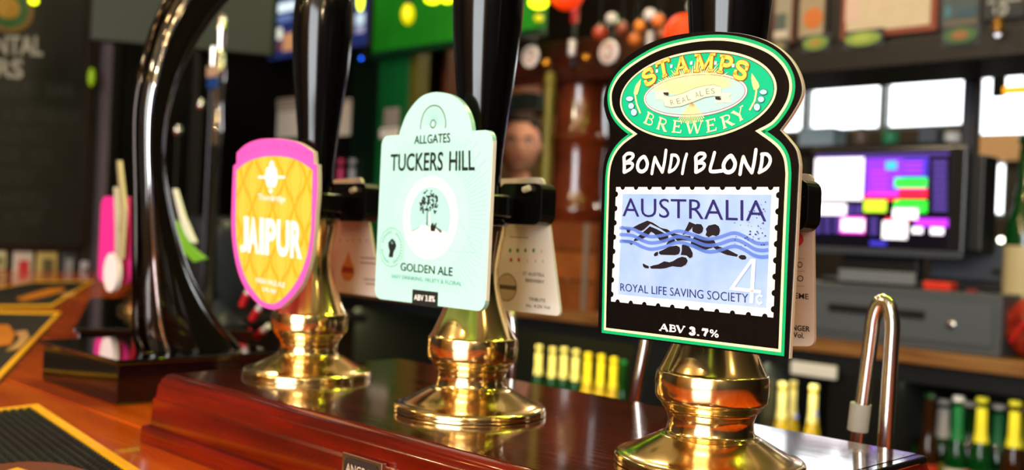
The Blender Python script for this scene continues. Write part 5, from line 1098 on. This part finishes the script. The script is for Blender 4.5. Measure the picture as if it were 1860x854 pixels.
MB().lathe(c, smoothprof([(.04, 0), (.045, .03), (.045, .10), (.03, .16), (.014, .20), (.014, .25)]), 28).build('body', mat('decanter', '0b0a08', .2), o, smooth=True); MB().ball(c + Vector((0, 0, .265)), .018, 14).build('stopper', NEARBLACK, o, smooth=True)
# panels seen right of the middle handle
q = pxrect(925, 108, 984, 168, 2.4); o = MB().box(q[0], q[1], 2.4, 2.43, q[2], q[3]).build('wall_panel', mat('panel_brown', '8a5424', .5, noise_=.2, scale=8)); tag(o, 'tan brown panel hanging right of the middle handle', 'panel')
q = pxrect(925, 169, 982, 202, 2.4); o = MB().box(q[0], q[1], 2.39, 2.44, q[2], q[3]).build('dark_box', mat('panel_teal', '15201f', .4), bevel=.003); tag(o, 'dark teal box directly beneath the tan panel', 'box')
q = pxrect(905, 203, 990, 330, 3.9); o = MB().box(q[0] - .3, q[1] + .1, 4.12, 4.199, q[2] - .4, q[3]).build('cream_board', mat('panel_cream', 'b99a72', .6)); tag(o, 'cream board on the far wall behind the dark haired person', 'board')
a, b = ont(993, 600, 2.02), ont(993, 155, 2.02); po = thing('olive_pole', 'slim olive yellow pole between the person and the brown column', 'pole', W(bar(a)[0], 2.02, ZS)); sB = bar(ont(991, 330, 2.02))[0]
MB().lathe(W(sB, 2.02, ZS + .0003), [(.022, 0), (.022, .008), (.013, .012), (.012, b.z - ZS), (.016, b.z - ZS + .004), (.016, b.z - ZS + .016)], 20).build('pole', mat('olive_y', '77701a', .35), po, smooth=True); MB().ball(W(sB, 2.02, b.z + .022), .014, 14).build('finial', mat('olive_y', '77701a', .35), po, smooth=True)
# near-black panel added to hide the wall behind the shield clip, with notices
q = pxrect(352, -60, 690, 600, 2.05)
tc2 = thing('dark_backing', 'near black panel added to hide the wall behind the far handle, with white notices', 'cabinet', W((q[0] + q[1]) / 2, 2.05, ZS)); MB().box(max(q[0], -3.88), q[1] - .01, 2.06, 2.09, ZS + .0003, ZC - .001).build('door_panel', mat('backing_black', '0a0a0a', .35), tc2)
for x in (548, 600): s_ = bar(ont(x, 300, 2.05))[0]; MB().box(s_, s_ + .012, 2.052, 2.0598, ZS + .0003, ZC - .001).build('stile', DARKWOOD, tc2)
for i, (x0, y0, x1, y1, c_, lab) in enumerate(((503, 196, 544, 250, 'ece4de', 'white notice sheet just left of the far black handle'), (503, 178, 544, 194, 'b8aaa0', 'narrow grey strip notice above the left white notice'), (606, 180, 651, 246, 'e4dad0', 'white notice sheet just right of the far black handle'),
        (690, 232, 724, 250, 'e6e2e0', 'small white sheet low on the green pillar'), (698, 196, 724, 230, '8e8682', 'small grey sheet on the green pillar above the white one'))):
    t_ = 2.045 if i < 3 else 1.955; a0, a1, z0, z1 = pxrect(x0, y0, x1, y1, t_); o = thing('notice', lab, 'notice', W((a0 + a1) / 2, t_, z0), 'paper notices behind the bar')
    MB().box(a0, a1, t_, t_ + .003, z0, z1).build('sheet', mat('no' + c_, c_, .6), o); MB().box(a0 + .01, a1 - .01, t_ - .001, t_ - .0002, z1 - .012, z1 - .007).build('heading', mat('no_head', '8c857c', .6), o)
q = pxrect(488, -30, 668, 101, 1.98)
tv = thing('television', 'wall screen with a dark blue picture at the top behind the far handle', 'television', W((q[0] + q[1]) / 2, 1.99, q[2])); MB().box(q[0], q[1], 1.985, 2.02, q[2], q[3]).build('frame', NEARBLACK, tv, bevel=.003)
MB().box(q[0] + .006, q[1] - .006, 1.983, 1.9848, q[2] + .01, q[3] - .006).build('screen', mat('tv_blue', '1c2450', .2, emit='1e2a62', es=.8), tv); MB().box(q[0] + .2, q[0] + .26, 2.02, 2.058, q[2] + .05, q[3] - .02).build('wall_bracket', NEARBLACK, tv)
for x0, y0, x1, y1, c_, e in ((494, 5, 536, 22, 'c8dce8', 1.1), (494, 52, 512, 72, 'd0d4c8', 1.0), (514, 60, 534, 92, 'b08058', .9), (494, 76, 512, 92, '6a3a50', .6), (646, 24, 662, 44, 'a8c0d0', 1.1), (646, 46, 662, 60, '8a90b0', .8), (500, 28, 530, 40, '5a70a8', .8)):
    a0, a1, z0, z1 = pxrect(x0, y0, x1, y1, 1.982); MB().box(a0, a1, 1.9815, 1.9825, z0, z1).build('picture_patch', mat('tv' + c_, c_, .3, emit=c_, es=e), tv)
c = ont(656, 106, 1.975); MB().ball(c, .0042, 12).build('standby_light', mat('led_bright', '2060ff', .3, emit='1a5cff', es=5), tv, smooth=True); MB().box(bar(c)[0] - .008, bar(c)[0] + .008, 1.978, 1.99, c.z - .008, q[2]).build('light_housing', NEARBLACK, tv)
q = pxrect(610, 288, 632, 332, 2.0)
for i, (x, c_, lab) in enumerate(((620, 'c22a6a', 'pink topped bottle standing right of the far black handle'), (641, '9aa0b0', 'pale grey bottle beside the pink topped one'))):
    P = bar(ont(x, 290, 2.0)); bottle(lab, 'two bottles between the far handle and the pillar', W(P[0], 2.0, ZS + .0003), GB, mat('pk' + c_, c_, .4), mat('pk' + c_, c_, .4), h=P[2] - ZS, r=.022)
# glass washer like rounded machine and tap tower with chrome
P = bar(ont(395, 455, 1.2)); q = pxrect(364, 392, 432, 462, 1.2)
gw = thing('ice_bucket', 'dark rounded ice bucket with a pale label left of the shield clip', 'ice bucket', W((q[0] + q[1]) / 2, 1.2, q[2] - .12)); r_ = (q[1] - q[0]) / 2; h_ = q[3] - q[2] + .12
MB().lathe(W((q[0] + q[1]) / 2, 1.2, q[2] - .12), smoothprof([(r_ * .8, 0), (r_ * .95, h_ * .3), (r_, h_ * .7), (r_ * .97, h_ * .9), (r_ * .8, h_ * .98), (r_ * .3, h_)]), 36).build('bucket', mat('bucket', '2a2e36', .25), gw, smooth=True)
MB().box((q[0] + q[1]) / 2, (q[0] + q[1]) / 2 + .03, 1.2 - r_ - .003, 1.2 - r_ + .001, q[2] + .02, q[2] + .06).build('label', mat('bucket_label', '9aa4b0', .4), gw, bevel=.002)
wb_ = thing('side_worktop', 'dark worktop behind the bar carrying the ice bucket and chrome taps', 'worktop', W(-2.3, 1.2, q[2] - .14)); MB().box(-2.74, -1.9, 1.0, 1.45, q[2] - .14, q[2] - .1203).build('top', NEARBLACK, wb_, bevel=.002); MB().box(-2.72, -1.92, 1.03, 1.43, ZF, q[2] - .1403).build('cabinet', DARKWOOD, wb_)
zw = q[2] - .12
ct = bar(ont(402, 30, 1.15)); tt = thing('chrome_tap', 'tall chrome tap with bright glints between the curved font and the far handle', 'beer tap', W(ct[0] - .004, 1.15, zw)); c = W(bar(ont(398, 150, 1.15))[0], 1.15, zw); H = ct[2] - zw
MB().lathe(c, smoothprof([(.012, H * .56), (.012, H * .62), (.009, H * .7), (.013, H * .78), (.013, H * .84), (.008, H * .88), (.011, H * .95), (.009, H), (1e-6, H + .004)]), 28).build('column', CHROME, tt, smooth=True); MB().lathe(c, [(.025, 0), (.022, .02), (.011, .05), (.010, H * .56)], 24).build('stem', BLACKPLASTIC, tt, smooth=True)  # black stem colour imitates the dark below the chrome's glints
c2_ = bar(ont(388, 86, 1.12)); c2b = bar(ont(388, 119, 1.12)); MB().tube([W(c2_[0], 1.12, c2b[2]), W(c2_[0], 1.12, c2_[2])], .0075, 16).build('side_tube', CHROME, tt, smooth=True); MB().tube([W(c2_[0], 1.12, zw), W(c2_[0], 1.12, c2b[2])], .0065, 16).build('side_stem', BLACKPLASTIC, tt, smooth=True)
q = pxrect(380, 141, 397, 161, 1.11); MB().box(q[0], q[1], 1.105, 1.11, q[2], q[3]).build('blue_label', mat('blue_label', '1f4a90', .3), tt, bevel=.001); q = pxrect(379, 120, 396, 140, 1.11); MB().box(q[0], q[1], 1.105, 1.11, q[2], q[3]).build('pale_label', mat('tan_label', 'c8a890', .3), tt, bevel=.001)
for i, (x, y, r) in enumerate(((365, 190, 8), (323, 236, 8))):
    c = ont(x, y, 1.1); o = thing('ball_tap', ['chrome ball knob of a tap, upper left of the chrome tap', 'lower chrome ball knob close to the curved font'][i], 'tap knob', (c.x, c.y, zw), 'chrome ball knobs')
    MB().ball(c, r * c.y / 1900, 18, 1.2).build('knob', CHROME, o, smooth=True); MB().tube([Vector((c.x, c.y, zw)), c - Vector((0, 0, .004))], .003, 8).build('stem', NEARBLACK, o)
q = pxrect(424, 20, 492, 46, 1.95); o = MB().box(q[0], q[1], 1.95, 1.97, q[2], q[3]).build('beige_sign', mat('sign_beige', '7c7668', .6)); tag(o, 'plain beige sign board high left of the far handle', 'sign')
q = pxrect(352, -60, 490, 19, 1.96); o = MB().box(q[0] - .2, q[1], 1.94, 2.0, q[2] - .05, q[3]).build('green_beam', mat('green_trim', '1d4a35', .4)); tag(o, 'dark green beam at the top left behind the beige sign', 'beam')
# lime bulbs along the top
LIME = mat('lime_glow', 'f4ff30', .3, emit='e8ff10', es=3.2); YEL = mat('yellow_glow', 'c8c010', .3, emit='c8cc00', es=.8)
for x, y, rx, rz, t_, m_, lab in ((741, 26, 13, 20, 1.7, YEL, 'oval yellow bulb hanging left of the green canopy'), (655, 2, 6, 18, 1.75, LIME, 'thin lime bulb right of the far handle top'), (785, -1, 14, 8, 1.7, LIME, 'lime bulb at the top edge, left of the middle handle'), (812, -2, 12, 8, 1.7, LIME, 'lime bulb touching the middle handle at the top edge'),
        (978, 5, 18, 11, 1.75, LIME, 'wide lime bulb at the top right of the middle handle'), (979, 33, 9, 7, 1.9, YEL, 'small yellow bulb under the wide lime one'), (61, 2, 8, 6, 1.0, LIME, 'small lime bulb at the top edge above the chalkboard')):
    c = ont(x, y, t_) if x > 100 else ons(x, y, SL + .12); k = c.y / 1900
    o = thing('festoon_bulb', lab, 'bulb', c, 'yellow and lime bulbs along the top'); MB().lathe(c, [(max(1e-6, rx * k * math.sin(PI * i / 12)), -rz * k * math.cos(PI * i / 12)) for i in range(13)], 18).build('bulb', m_, o, smooth=True)
    MB().lathe(c + Vector((0, 0, rz * k * .9)), [(.008, 0), (.008, .02), (.003, .024)], 12).build('socket', NEARBLACK, o); MB().tube([c + Vector((0, 0, rz * k + .02)), c + Vector((0, 0, .7))], .002, 6).build('cord', NEARBLACK, o)
c = ons(166, 140, SL + .05); o = thing('wall_lamp', 'small lime green wall light beside the chalkboard', 'lamp', c); MB().lathe(c, [(max(1e-6, 6 * c.y / 1900 * math.sin(PI * i / 12)), -17 * c.y / 1900 * math.cos(PI * i / 12)) for i in range(13)], 16).build('bulb', mat('dull_lime', '7a9a10', .4, emit='8ab400', es=.45), o, smooth=True); MB().tube([c - SV * .048, c], .004, 8).build('arm', NEARBLACK, o)

# ------------------------------------------------------------------ the person behind the back bar
PX = -2.40; PTt = 2.66; eye = ont(944, 264, PTt); HS = bar(eye)[0]
pe = thing('person', 'dark haired person in a dark top, hand raised to chin, beyond the back bar', 'person', W(HS, PTt, ZF))
fdir = (CAM - eye); fdir.z = 0; fdir.normalize(); rdir = Vector((fdir.y, -fdir.x, 0))   # rdir: to the person's left as seen
def pp(r, f, z): return Vector((eye.x, eye.y, 0)) + rdir * r + fdir * f + Vector((0, 0, z))
Hh = eye.z; k = (Hh - ZF) / 1.52
def skin(name, verts, edges, radii, m, parent, sub=2):
    me = bpy.data.meshes.new(name); base = BASE[pe.name]; me.from_pydata([v - base for v in verts], edges, []); o = bpy.data.objects.new(name, me); link(o, parent)
    md = o.modifiers.new('skin', 'SKIN'); sk = me.skin_vertices[0].data
    for i, r in enumerate(radii): sk[i].radius = (r, r) if not isinstance(r, tuple) else r
    sk[0].use_root = True; s2 = o.modifiers.new('sub', 'SUBSURF'); s2.levels = sub; s2.render_levels = sub; md.use_smooth_shade = True; me.materials.append(m); return o
zf = lambda h: ZF + h * k
SKIN = mat('skin', 'd0937c', .5); TOP = mat('dark_top', '1c1a22', .7); TRO = mat('trousers', '17171c', .8)
V = [pp(0, 0, zf(.92)), pp(0, 0, zf(1.05)), pp(0, 0, zf(1.2)), pp(0, 0, zf(1.34)), pp(0, 0, zf(1.40)),
     pp(.15, 0, zf(1.32)), pp(.20, .03, zf(1.08)), pp(.13, .20, zf(1.15)), pp(-.15, 0, zf(1.32)), pp(-.19, -.01, zf(1.06)), pp(-.17, .10, zf(.86)),
     pp(.09, 0, zf(.86)), pp(.10, .02, zf(.48)), pp(.10, -.01, zf(.09)), pp(.10, .12, zf(.04)), pp(-.09, 0, zf(.86)), pp(-.10, .02, zf(.48)), pp(-.10, -.01, zf(.09)), pp(-.10, .12, zf(.04))]
E_ = [(0, 1), (1, 2), (2, 3), (3, 4), (3, 5), (5, 6), (6, 7), (3, 8), (8, 9), (9, 10), (0, 11), (11, 12), (12, 13), (13, 14), (0, 15), (15, 16), (16, 17), (17, 18)]
Rr = [(.15, .11), (.13, .10), (.15, .11), (.12, .09), .055, .065, .048, .040, .065, .048, .040, .085, .058, .045, .035, .085, .058, .045, .035]
skin('body', V, E_, Rr, TOP, pe)
skin('neck', [pp(0, 0, zf(1.36)), pp(0, .01, zf(1.44))], [(0, 1)], [.052, .050], SKIN, pe)
# head: sculpted ellipsoid with nose, brow, eye sockets, mouth and ears
bmv = bmesh.new(); bmesh.ops.create_uvsphere(bmv, u_segments=36, v_segments=28, radius=1); hc = zf(1.52)
for v in bmv.verts:
    x, y, z = v.co; w_ = .074 * (1 - .18 * max(0, -z) ** 1.3); r_ = x * w_; f_ = y * .092; zz = z * .112
    if y > 0:
        g = lambda cx, cz, sx_, sz_: math.exp(-((r_ - cx) / sx_) ** 2 - ((zz - cz) / sz_) ** 2)
        f_ += .016 * g(0, -.022, .009, .016) + .008 * g(0, 0, .008, .02) - .010 * (g(.03, .002, .016, .011) + g(-.03, .002, .016, .011)) + .006 * g(0, .02, .05, .008) + .006 * g(0, -.055, .022, .008) - .004 * g(0, -.055, .022, .002) + .010 * g(0, -.09, .025, .015)
    v.co = pp(r_, f_ + .01, hc + zz) - BASE[pe.name]
me = bpy.data.meshes.new('head'); bmv.to_mesh(me); bmv.free(); me.polygons.foreach_set('use_smooth', [True] * len(me.polygons)); me.materials.append(SKIN); hd = bpy.data.objects.new('head', me); link(hd, pe)
for sd in (1, -1):
    MB().ball(pp(sd * .030, .083, hc + .002), .0105, 14).build('eye', mat('eye_white', 'd8d0cc', .3), hd, smooth=True)
    MB().ball(pp(sd * .030, .0915, hc + .002), .0045, 10).build('iris', mat('iris', '1c120c', .3), hd, smooth=True)
    MB().tube([pp(sd * .016, .098, hc + .019), pp(sd * .030, .097, hc + .024), pp(sd * .045, .088, hc + .019)], .003, 8).build('eyebrow', mat('hair', '17110a', .6), hd, smooth=True)
    skin('ear', [pp(sd * .073, .0, hc - .015), pp(sd * .079, -.005, hc + .008)], [(0, 1)], [(.009, .012), (.011, .016)], SKIN, hd, 1)
MB().tube([pp(-.022, .094, hc - .053), pp(-.008, .101, hc - .052), pp(.008, .101, hc - .052), pp(.022, .094, hc - .053)], [.002, .0045, .0045, .002], 8).build('lips', mat('lips', '9c4448', .4), hd, smooth=True)
bmv = bmesh.new(); bmesh.ops.create_uvsphere(bmv, u_segments=32, v_segments=24, radius=1); dl = []
for v in bmv.verts:
    x, y, z = v.co
    if (y > .15 and z < .42 + .12 * (1 - abs(x))) or z < -.55: dl.append(v)
bmesh.ops.delete(bmv, geom=dl, context='VERTS')
for v in bmv.verts:
    x, y, z = v.co; k_ = 1 + .03 * noise.noise(v.co * 6); v.co = pp(x * .087 * k_, y * .104 * k_ + .002, hc + .006 + z * .124 * k_) - BASE[pe.name]
me = bpy.data.meshes.new('hair'); bmv.to_mesh(me); bmv.free(); me.polygons.foreach_set('use_smooth', [True] * len(me.polygons)); me.materials.append(mat('hair', '17110a', .6)); hr = bpy.data.objects.new('hair', me); link(hr, pe); so = hr.modifiers.new('solid', 'SOLIDIFY'); so.thickness = .008
# raised hand by the chin and the resting hand
def hand(wr, d, up, sd):
    d = d.normalized(); up = up.normalized(); side = d.cross(up).normalized() * sd; vs = [wr, wr + d * .04, wr + d * .075]; es = [(0, 1), (1, 2)]; rs = [(.020, .016), (.030, .014), (.034, .013)]
    skin('palm', vs, es, rs, SKIN, pe, 1)
    for j, (o_, ln) in enumerate(((-.024, .058), (-.008, .068), (.008, .064), (.023, .050))):
        b0 = wr + d * .078 + side * o_; skin('finger', [b0, b0 + d * ln * .45 + up * .006, b0 + d * ln * .75 - up * .004 * 3, b0 + d * ln * .85 - up * .030], [(0, 1), (1, 2), (2, 3)], [.0095, .0088, .008, .0068], SKIN, pe, 1)
    b0 = wr + d * .03 - side * .026; skin('thumb', [b0, b0 - side * .020 + d * .022, b0 - side * .026 + d * .048], [(0, 1), (1, 2)], [.012, .0105, .0085], SKIN, pe, 1)
w0 = V[7]; t0_ = pp(.035, .125, hc - .085); hand(w0 + (t0_ - w0).normalized() * .02, t0_ - w0, fdir, 1)
skin('forearm', [w0, w0 + (t0_ - w0).normalized() * .05], [(0, 1)], [.030, .022], SKIN, pe, 1)
hand(V[10] - Vector((0, 0, .005)), V[10] - V[9], fdir, -1)
for sd in (1, -1): skin('shoe', [pp(sd * .10, -.05, ZF + .035), pp(sd * .10, .06, ZF + .036), pp(sd * .10, .16, ZF + .03)], [(0, 1), (1, 2)], [.036, .038, .028], NEARBLACK, pe, 1)
